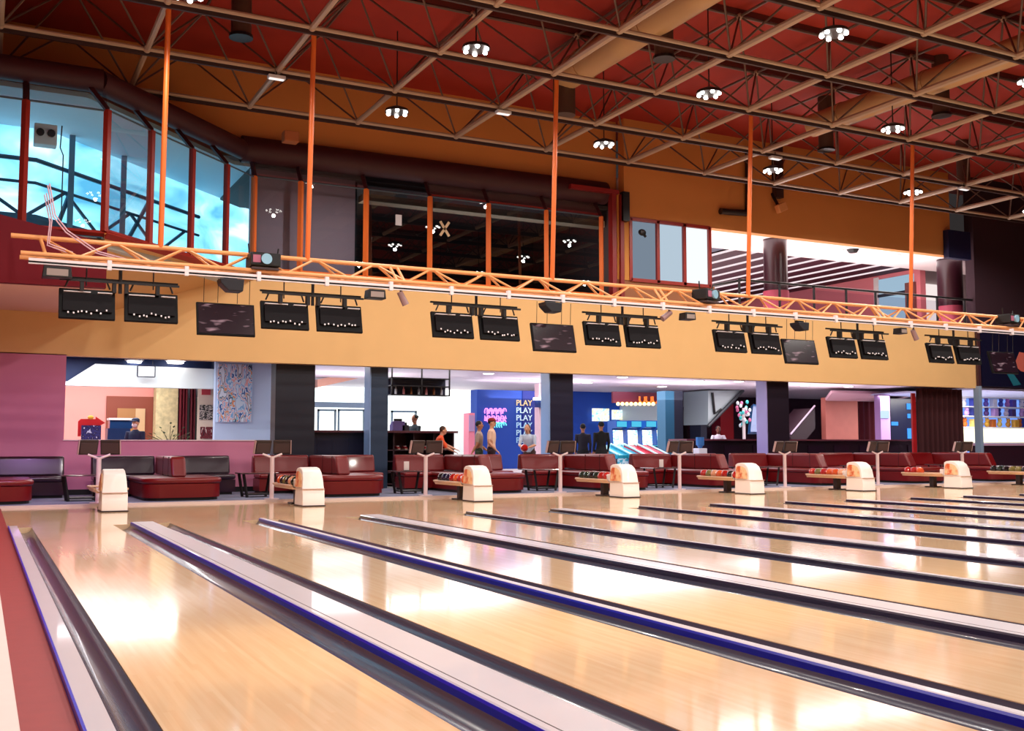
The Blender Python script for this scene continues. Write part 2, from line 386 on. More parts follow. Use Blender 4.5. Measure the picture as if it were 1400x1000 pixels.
# steelwork seen through the bay: a lattice truss, rails, posts
M_bgs = mat('blue_grey_steel', (66, 104, 130), .5)
lt = thing('lattice_truss', (0, 0, 0), 'grey steel lattice truss standing behind the blue glazed bay', 'truss')
def along(u): return (-2.6 + u, 24.2) if u < 3.5 else (.9 + (u - 3.5) * .707, 24.2 + (u - 3.5) * .707)
for z, r in ((5.95, .12), (6.75, .035), (7.25, .05)): MB().tube([(*along(0), z), (*along(3.5), z), (*along(9.4), z)], r, 6).make('chord', M_bgs, lt)
for k in range(8):
    MB().tube([(*along(1.1 * k), 6.0 if k % 2 else 6.75), (*along(1.1 * k + 1.1), 6.75 if k % 2 else 6.0)], .04, 6).make('brace', M_bgs, lt)
MB().span((-2.6, 24.14, 5.15), (-2.5, 24.26, 7.3)).make('leg', M_bgs, lt)
settle(lt)
for u in (4.55, 6.3):
    p = along(u)
    tag(MB().span((p[0] - .06, p[1] - .2, 5.15), (p[0] + .06, p[1] - .08, 8.05)).make('steel_post', mat('pale_post', (104, 150, 176), .5)), 'slim pale steel post behind the ' + ('third' if u < 5 else 'fourth') + ' pane of the blue bay', 'post')
tag(MB().tube([(*along(3.9), 5.3), (*along(4.6), 6.9)], .05, 6).tube([(*along(6.0), 5.3), (*along(7.3), 7.2)], .05, 6).make('diagonal_strut', M_bgs), 'slanting blue grey steel struts behind the slanted panes of the blue bay', 'struts')
tw = thing('twin_spotlight', (0, 0, 0), 'white twin spotlight box hanging behind the second pane of the blue bay', 'spotlight')
c = at(62, 186, 22.4)
MB().box(c, (.42, .3, .42)).make('housing', mat('white_box', (225, 232, 238), .5), tw, bevel=.02)
for dx in (-.1, .1): MB().tube([c + Vector((dx, -.16, .02)), c + Vector((dx, -.2, .02))], .075, 12).make('lens', M_black, tw)
MB().tube([c + Vector((.3, 0, .25)), c + Vector((.28, 0, -.2)), c + Vector((.34, 0, -.35)), (c.x + .34, c.y, 5.2)], .012, 6).make('cable', M_black, tw)
settle(tw)
# partitions and dark lounge behind the main run
structure('wall_mauve_partition', MB().span((5.8, YW + .55, 5.3), (8.5, YW + .7, 8.1)), mat('mauve_partition', (150, 120, 132), .7))
structure('trim_lounge_soffit', MB().span((8.7, YW + .5, 7.5), (16.1, YW + .9, 7.68)), mat('lounge_soffit', (206, 176, 150), .6))
l_ = bpy.data.lights.new('lounge_fill', 'AREA'); l_.shape = 'RECTANGLE'; l_.size = 6; l_.size_y = 1; l_.energy = 90; l_.color = (1, .88, .78); lo_ = bpy.data.objects.new('lounge_fill', l_); COL.objects.link(lo_); lo_.location = (12.4, 26.0, 5.5); lo_.rotation_euler = (math.pi, 0, 0)  # added lamp aimed up, makes the lounge soffit show through the glass
structure('wall_lounge', MB().span((8.7, 30, 5.2), (16.3, 30.2, 8.3)), mat('lounge_dark', (24, 26, 34), .9))
structure('ceiling_lounge', MB().span((5.8, YW + .4, 8.0), (16.3, 30, 8.1)), mat('lounge_ceiling', (66, 62, 66), .8))
structure('floor_lounge', MB().span((5.8, YW + .3, 5.1), (16.3, 30, 5.28)), mat('lounge_floor', (30, 28, 32), .7))
structure('wall_lounge_end', MB().span((16.15, YW + .35, 5.2), (16.3, 30, 8.3)), mat('lounge_end', (74, 58, 60), .8))
structure('wall_lounge_start', MB().span((8.45, YW + .7, 5.2), (8.6, 30, 8.3)), MATS['lounge_dark'])
# taped cross and notice on the glass
c = at(608, 313, YW - .03)
x_ = thing('tape_cross', c, 'tan tape cross stuck on a dark upper window pane', 'tape cross')
for s in (-1, 1): MB().box((0, 0, 0), (.07, .004, .46), Matrix.Rotation(R(34 * s), 3, 'Y')).make('tape_strip', mat('tape', (196, 168, 132), .6), x_)
c = at(545, 301, YW - .03)
tag(MB().box(c, (.17, .006, .28)).make('notice', mat('paper', (188, 186, 190), .7)), 'small pale paper notice taped on a dark upper window pane', 'notice')
# red door frame at the end of the run
rf = thing('red_column', (0, 0, 0), 'tall red steel column pair where the dark glazing ends', 'column')
MB().span((15.98, YW - .1, 5.3), (16.12, YW + .12, 8.4)).make('post', mat('red_column_paint', (132, 26, 26), .45), rf)
MB().span((16.26, YW - .1, 5.3), (16.38, YW + .12, 8.36)).make('post', MATS['red_column_paint'], rf)
MB().span((14.6, YW - .12, 8.36), (16.2, YW + .1, 8.48)).make('lintel', MATS['red_column_paint'], rf)
settle(rf)
tag(MB().box(at(854, 283, YW - .1), (.22, .2, .85)).make('wall_speaker', M_black), 'narrow black loudspeaker on the wall beside the red columns', 'speaker')
# three frosted panes, the light behind them put in as uneven glow
fr = thing('window_triple', (0, 0, 0), 'three tall pale frosted panes in a red frame beside the open balcony', 'window')
xs = [16.66, 17.62, 18.58, 19.52]
z0, z1 = 5.95, 7.68
for i in range(3):
    MB().span((xs[i], YW + .06, z0), (xs[i + 1], YW + .09, z1)).make('pane', glow('frosted_%d' % i, [(158, 176, 196), (196, 216, 232), (236, 244, 248)][i], [.55, .85, 1.15][i]), fr)
mb = MB()
for i, xx in enumerate(xs): mb.span((xx - .05, YW - .03, z0 - .06), (xx + .05, YW + .1, z1 + .06))
mb.span((xs[0], YW - .03, z0 - .08), (xs[3], YW + .1, z0 + .02)).span((xs[0], YW - .03, z1 - .02), (xs[3], YW + .1, z1 + .08))
mb.make('frame', mat('red_sash', (150, 40, 30), .4), fr); settle(fr)
c = at(878, 318, YW + .02)
tag(MB().ball(c, (.14, .05, .1)).tube([c, c + Vector((.12, 0, -.12))], .04).make('pane_sticker', M_black), 'dark round sticker on the greyest of the three frosted panes', 'sticker')
# ------------------------------------------------------------------ space frame
sf = thing('space_frame', (14, 14, 9), 'double layer steel space frame of tubes under the red roof', 'space frame')
OFF = -Vector(sf.location)
ZB, ZT = 9.0, 10.5
BX = [2.72 + 2.62 * i for i in range(-3, 13)]; BY = [23.8 - 2.55 * j for j in range(9)]
TX = [v + 1.31 for v in BX[:-1]]; TY = [v - 1.275 for v in BY[:-1]]
def sub(mb, nm, m, **k):
    o = mb.make(nm, m, sf, **k); o.location = OFF; return o
for y in BY: sub(MB().tube([(BX[0], y, ZB), (BX[-1], y, ZB)], .045, 8), 'chord', M_tan_steel, smooth=True)
for y in BY: sub(MB().span((BX[0], y + .06, ZB - .1), (BX[-1], y + .12, ZB + .03)), 'channel_beam', mat('channel_dark', (54, 30, 28), .6))
for x in BX: sub(MB().tube([(x, BY[0], ZB), (x, BY[-1], ZB)], .06 if x < 9 else .075, 8), 'chord', M_tan_steel, smooth=True)
for y in TY: sub(MB().tube([(TX[0], y, ZT), (TX[-1], y, ZT)], .032, 6), 'upper_chord', M_brace, smooth=True)
for x in TX: sub(MB().tube([(x, TY[0], ZT), (x, TY[-1], ZT)], .032, 6), 'upper_chord', M_brace, smooth=True)
br = []
for x in TX:
    for y in TY:
        for sx in (-1, 1):
            for sy in (-1, 1):
                a = (x, y, ZT); b = (x + sx * 1.31, y + sy * 1.275, ZB); br.append((px_len(a, b), a, b))
for y in BY[:1]:
    for x in TX:
        for sx in (-1, 1): br.append((px_len((x, y + .9, 10.3), (x + sx * 1.31, y, ZB)), (x, y + .9, 10.3), (x + sx * 1.31, y, ZB)))
for x in TX:
    for y in TY[:5]: br.append((px_len((x, y, ZT), (x, y, 10.66)), (x, y, ZT), (x, y, 10.66)))
br.sort(key=lambda t: -t[0])
rest = MB()
for i, (l, a, b) in enumerate(br):
    if i < 100: sub(MB().tube([a, b], .023, 6), 'brace', M_brace, smooth=True)
    else: rest.tube([a, b], .023, 6)
tag(sub(rest, 'brace', M_brace, smooth=True), kind='stuff')
nd = sorted([(-px_len((x, y, ZB - .1), (x, y, ZB + .1)), x, y, ZB) for x in BX for y in BY] + [(-px_len((x, y, ZT - .1), (x, y, ZT + .1)), x, y, ZT) for x in TX for y in TY])
rest = MB()
for i, (l, x, y, z) in enumerate(nd):
    if i < 100: sub(MB().ball((x, y, z), .08, 10, 6), 'node', M_tan_steel, smooth=True)
    else: rest.ball((x, y, z), .08, 8, 6)
tag(sub(rest, 'node', M_tan_steel, smooth=True), kind='stuff')

# ------------------------------------------------------------------ lamp clusters
bulb = glow('lamp_bulb', (255, 250, 244), 20.)
M_lampbody = mat('lamp_body', (36, 26, 26), .5)
LAMP_W = 440.
def lamp_cluster(x, y, label, group):
    z = 8.6
    t = thing('cluster_lamp', (x, y, z), label, 'ceiling lamp', group)
    MB().tube([(0, 0, .12), (0, 0, 1.9)], .015, 6).make('drop_rod', M_lampbody, t)
    MB().tube([(0, 0, .02), (0, 0, .08), (0, 0, .16)], [.27, .26, .07], 20).make('lamp_body', M_lampbody, t)
    for k in range(6):
        a = k * math.pi / 3 + .2
        MB().ball((.215 * math.cos(a), .215 * math.sin(a), .0), (.045, .045, .035), 12, 8).make('bulb', bulb, t, smooth='all')
    ld = bpy.data.lights.new('lamp_light', 'SPOT'); ld.energy = LAMP_W; ld.spot_size = R(168); ld.spot_blend = .5; ld.shadow_soft_size = .06; ld.color = (1, .93, .86)
    lo = bpy.data.objects.new('lamp_light', ld); COL.objects.link(lo); lo.parent = t; lo.location = (0, 0, -.16)
    return t
seen = [(655, 65, 'over the second bay of the roof near the lower middle of the truss poles'), ]
LX = [2.85, 8.14, 13.63, 19.05, 24.4, 29.7, -2.3]; LY = [21.6, 17.4, 13.75, 9.6, 5.4, 1.2]  # last column of lamps added so the blue rails catch light
vis = {(1, 1): 'six bulb ceiling lamp between the second and third poles, high over the dark glazing',
       (1, 0): 'six bulb ceiling lamp closest to the dark sloping glazing and the wall',
       (2, 0): 'six bulb ceiling lamp near the brown upper wall just beyond the third orange pole',
       (2, 1): 'six bulb ceiling lamp between the tan duct and the fourth orange pole',
       (2, 2): 'six bulb ceiling lamp beside the upright tube between the two tan ducts',
       (3, 0): 'six bulb ceiling lamp above the black wall pipe and the small wall floodlight',
       (3, 1): 'six bulb ceiling lamp under the far end of the lower tan duct',
       (4, 0): 'six bulb ceiling lamp crossed by the fifth orange pole near the dark end wall',
       (0, 1): 'six bulb ceiling lamp cut by the upper frame edge above the first orange pole',
       (3, 2): 'six bulb ceiling lamp half cut off at the frame edge under the lower tan duct',
       (4, 1): 'six bulb ceiling lamp deep in the far corner of the roof beyond the ducts'}
for i, x in enumerate(LX):
    for j, y in enumerate(LY):
        if i == 5 and j > 2 or i == 6 and j < 2: continue
        if (i, j) == (0, 0): continue
        if (i, j) in vis: lamp_cluster(x, y, vis[(i, j)], 'six bulb lamps under the roof')
        else: lamp_cluster(x, y, 'six bulb ceiling lamp over the lanes outside the picture', 'lamps outside the picture')

for (px, py), nm in (((378, 106), 'in line with the second orange pole'), ((688, 154), 'between the second and third poles'), ((1060, 216), 'beyond the fourth orange pole'), ((1318, 258), 'close to the dark end wall')):
    c = at(px, py, 21.2); t = thing('node_light', c, 'small white box light under a roof frame node ' + nm, 'box light', 'small box lights under the roof')
    MB().box((0, 0, 0), (.36, .16, .07)).make('housing', mat('white_box', (225, 232, 238), .5), t, bevel=.01); MB().box((0, 0, -.04), (.3, .1, .012)).make('diffuser', glow('box_diffuser', (255, 244, 240), 1.2), t); MB().tube([(0, 0, .03), (0, 0, 9.0 - c.z)], .012, 6).make('stem', M_black, t)
# ------------------------------------------------------------------ ducts and cans
d = thing('air_duct', (0, 0, 0), 'fat tan round air duct with drop end, nearer the middle of the roof', 'air duct')
MB().tube([(12.2, 21.0, 9.95), (12.2, 3.0, 9.95)], .36, 20).make('duct', M_duct, d, smooth=True)
for k in range(6): MB().tube([(12.2, 20.2 - 2.6 * k, 9.95), (12.2, 20.1 - 2.6 * k, 9.95)], .385, 20).make('joint_ring', M_duct, d)
MB().tube([(12.2, 21.1, 10.0), (12.2, 21.1, 9.0)], .27, 18).make('outlet', mat('brown_can', (74, 52, 42), .5), d, smooth=True)
settle(d)
d = thing('air_duct', (0, 0, 0), 'long tan round air duct toward the dark end of the roof', 'air duct')
MB().tube([(19.2, 20.2, 9.5), (19.6, 3.0, 9.5)], .3, 20).make('duct', M_duct, d, smooth=True)
for k in range(6): MB().tube([(19.2 + .0233 * (20 - 19.2 + 2.6 * k), 19.2 - 2.6 * k, 9.5), (19.2 + .0233 * (20 - 19.1 + 2.6 * k), 19.1 - 2.6 * k, 9.5)], .32, 20).make('joint_ring', M_duct, d)
settle(d)
for (x, y), where in (((4.35, 20.27), 'over the first pair of orange poles'), ((12.47, 17.4), 'tucked against the fat tan duct'), ((20.36, 20.93), 'at the end of the long tan duct'), ((20.72, 17.4), 'beside the long tan duct near the fifth pole'), ((27.16, 22.06), 'next to the dark end wall')):
    t = thing('cylinder_diffuser', (x, y, 9.2), 'dark cylindrical air outlet hanging ' + where, 'air outlet', 'cylindrical air outlets')
    MB().tube([(0, 0, 0), (0, 0, 1.5)], .2, 18).make('cylinder', mat('brown_can', (74, 52, 42), .5), t, smooth=True)
    MB().tube([(0, 0, -.03), (0, 0, .03)], .235, 18).make('bottom_ring', M_black, t)
p = at(985, 289, YW - .1); q = at(1023, 292, YW - .1); r = at(1023, 205, YW - .1)
tag(MB().tube([p, q + Vector((-.1, 0, 0)), q, q + Vector((0, 0, .15)), r], .1, 12).make('wall_pipe', mat('wall_pipe_black', (36, 22, 20), .5), smooth=True), 'black bent pipe fixed on the brown upper wall', 'pipe')
fl = thing('wall_floodlight', (0, 0, 0), 'small tan floodlight on a bracket on the brown upper wall', 'floodlight')
c = at(1068, 284, YW - .3)
MB().box(c, (.34, .2, .26), Matrix.Rotation(R(-25), 3, 'Y')).make('housing', mat('tan_lamp', (214, 150, 92), .5), fl, bevel=.02)
MB().tube([c + Vector((-.05, .1, .1)), c + Vector((-.1, .3, .5))], .05, 8).make('bracket', M_black, fl); settle(fl)
tag(MB().span((22.0, YW - .2, 8.9), (22.3, YW, 12)).make('steel_upright', mat('upright_dark', (52, 34, 32), .5)), 'dark steel upright on the upper wall above the small floodlight', 'upright')
tag(MB().box(at(397, 188, 24.3), (.36, .3, .26)).make('junction_box', mat('tan_box', (176, 104, 60), .6), bevel=.02), 'tan junction box under the roof above the second orange pole', 'box')

# ------------------------------------------------------------------ orange lighting truss on five poles
YT = 19.0
tr = thing('lighting_truss', (0, 0, 0), 'long orange lattice truss hung on five slim poles across the whole hall', 'truss')
M_orange2 = mat('orange_truss', (236, 164, 104), .4)
XA, XB = .62, 27.4
ZLO, ZHI = 4.34, 4.66
ybk = YT + .45
MB().tube([(XA - .25, YT + .22, ZHI), (XB, YT + .22, ZHI)], .042, 10).make('top_chord', M_orange2, tr, smooth=True)
for yy in (YT, ybk): MB().tube([(XA - .1, yy, ZLO), (XB, yy, ZLO)], .04, 10).make('bottom_chord', M_orange2, tr, smooth=True)
n = 22; stp = (XB - XA - .4) / n
for k in range(n):
    xa = XA + .2 + stp * k
    for yy in (YT, ybk):
        MB().tube([(xa + stp / 2, yy, ZLO), (xa + .04, YT + .22, ZHI)], .024, 6).make('brace', M_orange2, tr)
        MB().tube([(xa + stp / 2, yy, ZLO), (xa + stp - .04, YT + .22, ZHI)], .024, 6).make('brace', M_orange2, tr)
for xx in (.9, 7.2, 7.35, 13.5, 13.65, 20.2, 20.36):
    MB().tube([(xx, YT, ZLO), (xx - .08, YT + .22, ZHI)], .03, 8).make('upright', M_orange2, tr)
for xx in (2.78, 5.46, 10.8, 16.12, 21.5):
    MB().tube([(xx, YT + .22, ZHI), (xx, YT + .0, ZB)], .05, 10).make('pole', M_orange, tr, smooth=True)
settle(tr, (14, YT, ZLO))
# white twin rail under the truss, in sections
rl = thing('track_rail', (0, 0, 0), 'white twin track rail running along under the orange truss', 'rail')
M_rail = mat('white_rail', (236, 226, 230), .35)
yr = YT - .12; xs = [.62] + [1.9 + 1.28 * k for k in range(20)] + [27.6]
for a, b in zip(xs[:-1], xs[1:]):
    MB().span((a + .02, yr - .03, 4.2), (b - .02, yr + .03, 4.245)).span((a + .02, yr - .03, 4.15), (b - .02, yr + .03, 4.165)).make('rail', M_rail, rl)
    MB().span((a + .02, yr - .012, 4.165), (b - .02, yr + .012, 4.2)).make('slot', M_black, rl)
    MB().span((b - .035, yr - .045, 4.13), (b + .035, yr + .04, 4.3)).make('clamp', M_rail, rl)
settle(rl, (14, yr, 4.14))
# cables at the near end
for k, (pts, nm) in enumerate([([(.9, 19.1, 5.55), (1.0, 19.0, 5.0), (1.2, 19.0, 4.75), (1.7, 19.1, 4.45), (2.2, 19.15, 4.36)], 'pale cable bundle sagging from the window sill onto the truss end'), ([(.86, 19.2, 5.4), (.95, 19.0, 4.9), (.92, 19.0, 4.5), (1.3, 19.1, 4.4)], 'thin pale cable looping down at the truss end')]):
    mb = MB()
    for q in range(2): mb.tube([Vector(p) + Vector((.03 * q, 0, .03 * q)) for p in pts], .012, 6)
    tag(mb.make('cable', mat('pale_cable', (214, 176, 190), .6)), nm, 'cable')
# lamps, speakers, projectors on the rail
def rail_box(px, py, wpx, hpx, label, kind):
    c = at(px, py, YT - .05); s = (c.y) / F_PX * 1.1
    w_, h_ = wpx * .0136, hpx * .0136
    if kind == 'flood':
        t = thing('floodlight', c, label, 'floodlight', 'floodlights under the rail')
        MB().prism([(-w_/2, -h_/2), (w_/2, -h_/2), (w_/2 - .02, h_/2), (-w_/2 + .02, h_/2)], -.12, .14).make('housing', M_black, t, bevel=.01)
        MB().box((0, -.125, -.01), (w_ * .72, .012, h_ * .6)).make('front_glass', mat('lamp_front', (150, 136, 130), .4), t)
    elif kind == 'speaker':
        t = thing('rail_speaker', c, label, 'speaker', 'speakers over the screens')
        MB().prism([(-w_/2, h_/2), (w_/2, h_/2), (w_/2 - .02, -h_/2), (-w_/2 + .16, -h_/2), (-w_/2 + .02, .02)], -.16, .16).make('cabinet', mat('speaker_black', (20, 18, 28), .5), t, bevel=.015)
        MB().span((-.12, -.02, h_/2), (.12, .02, h_/2 + .05)).make('bracket', M_black, t)
    else:
        t = thing('spotlight', c, label, 'spotlight', 'small spotlights under the rail')
        rot = Matrix.Rotation(R(kind), 3, 'Y'); ax = rot @ Vector((0, 0, 1))
        MB().tube([ax * -.16, ax * .12], [.07, .06], 12).make('barrel', mat('spot_barrel', (150, 120, 122), .4), t, smooth=True)
        MB().tube([ax * .1, (0, 0, .22)], .02, 6).make('arm', M_black, t)
    return t
rail_box(78, 373, 34, 14, 'dark floodlight with ribbed pale front before the dark red parapet', 'flood')
rail_box(315, 391, 32, 16, 'black speaker over the single screen nearest the parapet', 'speaker')
rail_box(513, 403, 27, 13, 'floodlight with pale front between the second and third scoring screen pairs', 'flood')
rail_box(550, 407, 8, 14, 'small tilted spotlight next to the floodlight with pale front', -28)
rail_box(752, 421, 30, 15, 'black speaker over the single screen between third and fourth screen pairs', 'speaker')
rail_box(912, 431, 10, 12, 'small tan spotlight past the fourth scoring screen pair', 55)
rail_box(940, 433, 22, 12, 'floodlight with grey front past the fourth scoring screen pair', 'flood')
rail_box(1093, 447, 25, 14, 'black speaker over the single screen between fifth and sixth screen pairs', 'speaker')
rail_box(1231, 453, 18, 11, 'black floodlight between the sixth and seventh scoring screen pairs', 'flood')
rail_box(1250, 457, 8, 12, 'small tan spotlight between the sixth and seventh scoring screen pairs', -30)
def projector(px, py, label, rz=0):
    c = at(px, py, YT + .1); t = thing('projector', c, label, 'projector', 'projectors on the truss', rz)
    MB().box((0, 0, 0), (.56, .42, .25)).make('body', M_black, t, bevel=.025)
    MB().tube([(0, -.2, 0), (0, -.27, 0)], [.09, .1], 16).make('lens', mat('lens_blue', (150, 196, 220), .1, coat=1), t)
    MB().box((-.17, -.215, .0), (.14, .02, .14)).make('grille', mat('pink_grille', (170, 96, 120), .5), t)
    MB().box((0, 0, -.17), (.5, .4, .04)).make('shelf', mat('shelf_steel', (60, 40, 40), .5), t)
    MB().tube([(-.22, 0, -.17), (-.28, 0, .3)], .015, 6).tube([(.22, 0, -.17), (.28, 0, .25)], .015, 6).make('bracket', M_black, t)
projector(360, 357, 'black projector with bright lens on the truss near the second pole')
projector(965, 404, 'black projector on the truss before the frosted panes', R(20))
projector(1378, 437, 'black projector at the far end of the truss before the dark wall', R(10))
# ------------------------------------------------------------------ scoring screens (seen from behind), hung in pairs
YS = 19.1
M_scrback = mat('screen_back', (8, 6, 8), .5, spec=.15)
M_scr_led = mat('white_plug', (232, 226, 232), .4)
def screen_pair(k):
    xc = at([163, 427, 651, 851, 1022, 1172, 1303][k], 440, YS).x
    t = thing('screen_rack', (xc, YS, 3.27), 'hanging rack with two black scoring screens over the %s ball return' % ORD[k], 'screens', 'pairs of scoring screens')
    W_, H_ = .9, .54; tilt = Matrix.Rotation(R(-14), 3, 'X')
    for s in (-1, 1):
        c = Vector((s * .525, 0, .28))
        def B(lo, hi, nm, m, par, **q):
            lo, hi = Vector(lo), Vector(hi); mb = MB().box((lo + hi) / 2, hi - lo)
            mb.v = [tuple(c + tilt @ Vector(v)) for v in mb.v]; return mb.make(nm, m, par, **q)
        o = B((-W_/2, -.02, -H_/2), (W_/2, .05, H_/2), 'screen', M_scrback, t, bevel=.012)
        B((-W_/2 + .06, -.07, -H_/2 + .12), (W_/2 - .06, -.02, H_/2 - .1), 'back_cover', mat('back_cover', (14, 9, 14), .6, spec=.15), o)
        for q in range(9):
            xx = -.3 + q * .075 + random.uniform(-.02, .02); zz = -.17 + random.uniform(-.03, .05)
            B((xx - .012, -.085, zz - .014), (xx + .012, -.068, zz + .014), 'plug', M_scr_led, o)
        B((-.38, -.08, .19), (.05, -.02, .205), 'edge_strip', M_scr_led, o)
        B((.16, -.08, .19), (.4, -.02, .205), 'edge_strip', M_scr_led, o)
        for dx in (-.36, .36):
            MB().tube([(c.x + dx, .02, .56), (c.x + dx * .85, .0, .69)], .016, 6).make('hook', M_blackm, t)
    for yy, zz in ((.08, .72), (-.08, .66)):
        MB().span((-.98, yy - .015, zz), (.98, yy + .015, zz + .035)).make('hanger_bar', M_blackm, t)
    MB().tube([(0, 0, .5), (0, 0, .93)], .03, 8).make('drop_post', M_blackm, t)
    for xx in (-.55, .55): MB().tube([(xx, 0, .6), (xx, 0, .92)], .012, 6).make('drop_wire', M_blackm, t)
    for xx in (-.62, -.1, .1, .62): MB().span((xx - .03, -.08, .5), (xx + .03, .05, .7)).make('bracket', M_blackm, t)
    return t
for k in range(7): screen_pair(k)
# single screens with bright reflections painted into the display
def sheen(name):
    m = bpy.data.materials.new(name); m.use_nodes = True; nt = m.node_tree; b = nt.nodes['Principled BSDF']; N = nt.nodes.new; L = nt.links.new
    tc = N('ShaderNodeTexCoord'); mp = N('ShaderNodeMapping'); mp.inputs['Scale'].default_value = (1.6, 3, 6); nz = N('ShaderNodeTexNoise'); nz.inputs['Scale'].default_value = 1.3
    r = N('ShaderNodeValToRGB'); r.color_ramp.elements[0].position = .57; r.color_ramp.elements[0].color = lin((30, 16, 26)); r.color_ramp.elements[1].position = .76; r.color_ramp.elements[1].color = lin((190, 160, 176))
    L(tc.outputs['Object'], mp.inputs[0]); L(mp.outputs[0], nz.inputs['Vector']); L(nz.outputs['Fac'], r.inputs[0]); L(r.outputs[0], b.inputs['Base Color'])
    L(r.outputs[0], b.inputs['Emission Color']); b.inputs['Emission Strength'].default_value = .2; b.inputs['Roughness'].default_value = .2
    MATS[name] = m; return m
M_sheen = sheen('screen_reflection')
for k, (px, py, lab) in enumerate([(309, 437, 'single black screen with painted pale reflection between first and second scoring screen pairs'), (757, 462, 'single black screen between third and fourth scoring screen pairs'), (1094, 481, 'single black screen between fifth and sixth scoring screen pairs'), (1372, 496, 'single dark screen hanging before the prize shop fascia')]):
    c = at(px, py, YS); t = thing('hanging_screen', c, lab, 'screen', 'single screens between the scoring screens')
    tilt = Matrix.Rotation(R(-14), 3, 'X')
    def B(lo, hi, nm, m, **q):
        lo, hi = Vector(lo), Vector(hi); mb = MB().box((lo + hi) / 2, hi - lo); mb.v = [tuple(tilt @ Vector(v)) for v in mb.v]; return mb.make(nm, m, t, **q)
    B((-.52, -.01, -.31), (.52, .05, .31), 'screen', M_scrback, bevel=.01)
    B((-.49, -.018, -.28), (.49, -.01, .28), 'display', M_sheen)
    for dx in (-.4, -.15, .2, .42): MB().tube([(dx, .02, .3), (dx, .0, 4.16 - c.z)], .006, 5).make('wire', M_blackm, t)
# ------------------------------------------------------------------ ball returns
def hood_mesh():
    """rounded hood: profile in (y, z) swept across x with narrowing sides"""
    prof = [(.36, 0), (-.42, 0), (-.41, .04), (-.385, .30), (-.35, .335), (-.31, .52), (-.22, .64), (-.08, .705), (.10, .725), (.28, .71), (.36, .68)]
    prof = [(y * .74, z) for y, z in prof]
    mb = MB(); n = len(prof); secs = [(-.21, 0), (-.197, 1), (.197, 1), (.21, 0)]
    vs = []
    for xx, full in secs:
        for y, z in prof:
            k = 1 - .16 * max(0, z - .3) / .42
            yy, zz = (y, z) if full else (y * .985, z * .985 if z > .05 else z)
            vs.append((xx * k, yy, zz))
    fs = []
    for s in range(3):
        for i in range(n): fs.append((s * n + i, s * n + (i + 1) % n, (s + 1) * n + (i + 1) % n, (s + 1) * n + i))
    fs += [tuple(range(n)), tuple(range(3 * n, 4 * n))[::-1]]
    return mb.add(vs, fs)
M_hood = mat('cream_hood', (238, 228, 224), .35, coat=.2)
M_seam = mat('hood_seam', (196, 168, 158), .5)
def decal_mat():
    m = bpy.data.materials.new('orange_decal'); m.use_nodes = True; nt = m.node_tree; b = nt.nodes['Principled BSDF']; N = nt.nodes.new; L = nt.links.new
    tc = N('ShaderNodeTexCoord'); nz = N('ShaderNodeTexNoise'); nz.inputs['Scale'].default_value = 7
    r = N('ShaderNodeValToRGB'); r.color_ramp.elements[0].position = .4; r.color_ramp.elements[0].color = lin((206, 92, 44)); r.color_ramp.elements[1].position = .62; r.color_ramp.elements[1].color = lin((240, 196, 150))
    L(tc.outputs['Object'], nz.inputs['Vector']); L(nz.outputs['Fac'], r.inputs[0]); L(r.outputs[0], b.inputs['Base Color']); b.inputs['Roughness'].default_value = .4
    return m
M_decal = decal_mat(); M_rack = mat('rack_tray', (206, 170, 140), .35); M_rackd = mat('rack_dark', (40, 22, 26), .4)
RX = [at(x, 660, 19.3).x for x in (155, 423, 652.5, 853, 1024, 1176, 1309)]; RX.append(RX[-1] + 3.5)
def ball_return(k):
    t = thing('ball_return', (RX[k], 19.3, 0), 'cream ball return hood with tray, the %s one from the red edge strip' % ORD[k], 'ball return', 'ball returns')
    h = hood_mesh().make('hood', M_hood, t, smooth=True, bevel=.015)
    MB().box((0, -.03, .325), (.415, .55, .012)).make('seam', M_seam, h)
    mb = MB()
    for s in (-1,): mb.add([(-.247, .3, .36), (-.2455, -.27, .36), (-.235, -.24, .50), (-.226, -.14, .60), (-.221, .02, .645), (-.219, .22, .65), (-.222, .3, .62)], [(0, 1, 2, 3, 4, 5, 6)])
    mb.v = [(v[0] + .028, v[1] * .74, v[2]) for v in mb.v]
    mb.add([(v[0] + .01, v[1], v[2]) for v in mb.v[:7]], [(6, 5, 4, 3, 2, 1, 0)]); mb.f += [(i, (i + 1) % 7, 7 + (i + 1) % 7, 7 + i) for i in range(7)]
    mb.make('decal', M_decal, h)
    MB().box((0, -.02, .012), (.445, .60, .024)).make('foot_rim', M_rackd, h)
    MB().prism([(-.27, .36), (-.24, .30), (.24, .30), (.27, .36), (.25, .365), (.22, .325), (-.22, .325), (-.25, .365)], .27, 1.62).make('tray', M_rack, t)
    MB().tube([(-.27, .27, .37), (-.27, 1.62, .37), (-.2, 1.69, .37), (.2, 1.69, .37), (.27, 1.62, .37), (.27, .27, .37)], .022, 8).make('tray_rim', M_rack, t, smooth=True)
    MB().span((-.07, .72, 0.025), (.07, .86, .32)).span((-.16, .64, 0), (.16, .94, .03)).make('leg', M_rackd, t, bevel=.01)
    MB().box((0, .34, .42), (.40, .12, .16)).make('ball_gate', mat('gate_white', (226, 214, 210), .4), t, bevel=.02)
    return t
for k in range(8): ball_return(k)
BALLC = {'dark': (18, 16, 22), 'green': (16, 40, 30), 'red': (176, 24, 20), 'orange': (214, 84, 36), 'pale': (214, 150, 116), 'navy': (22, 24, 60), 'olive': (120, 110, 60)}
def ballmat(c):
    return mat('ball_' + c, BALLC[c], .08, coat=1., var=.25, scale=5)
ball0 = None
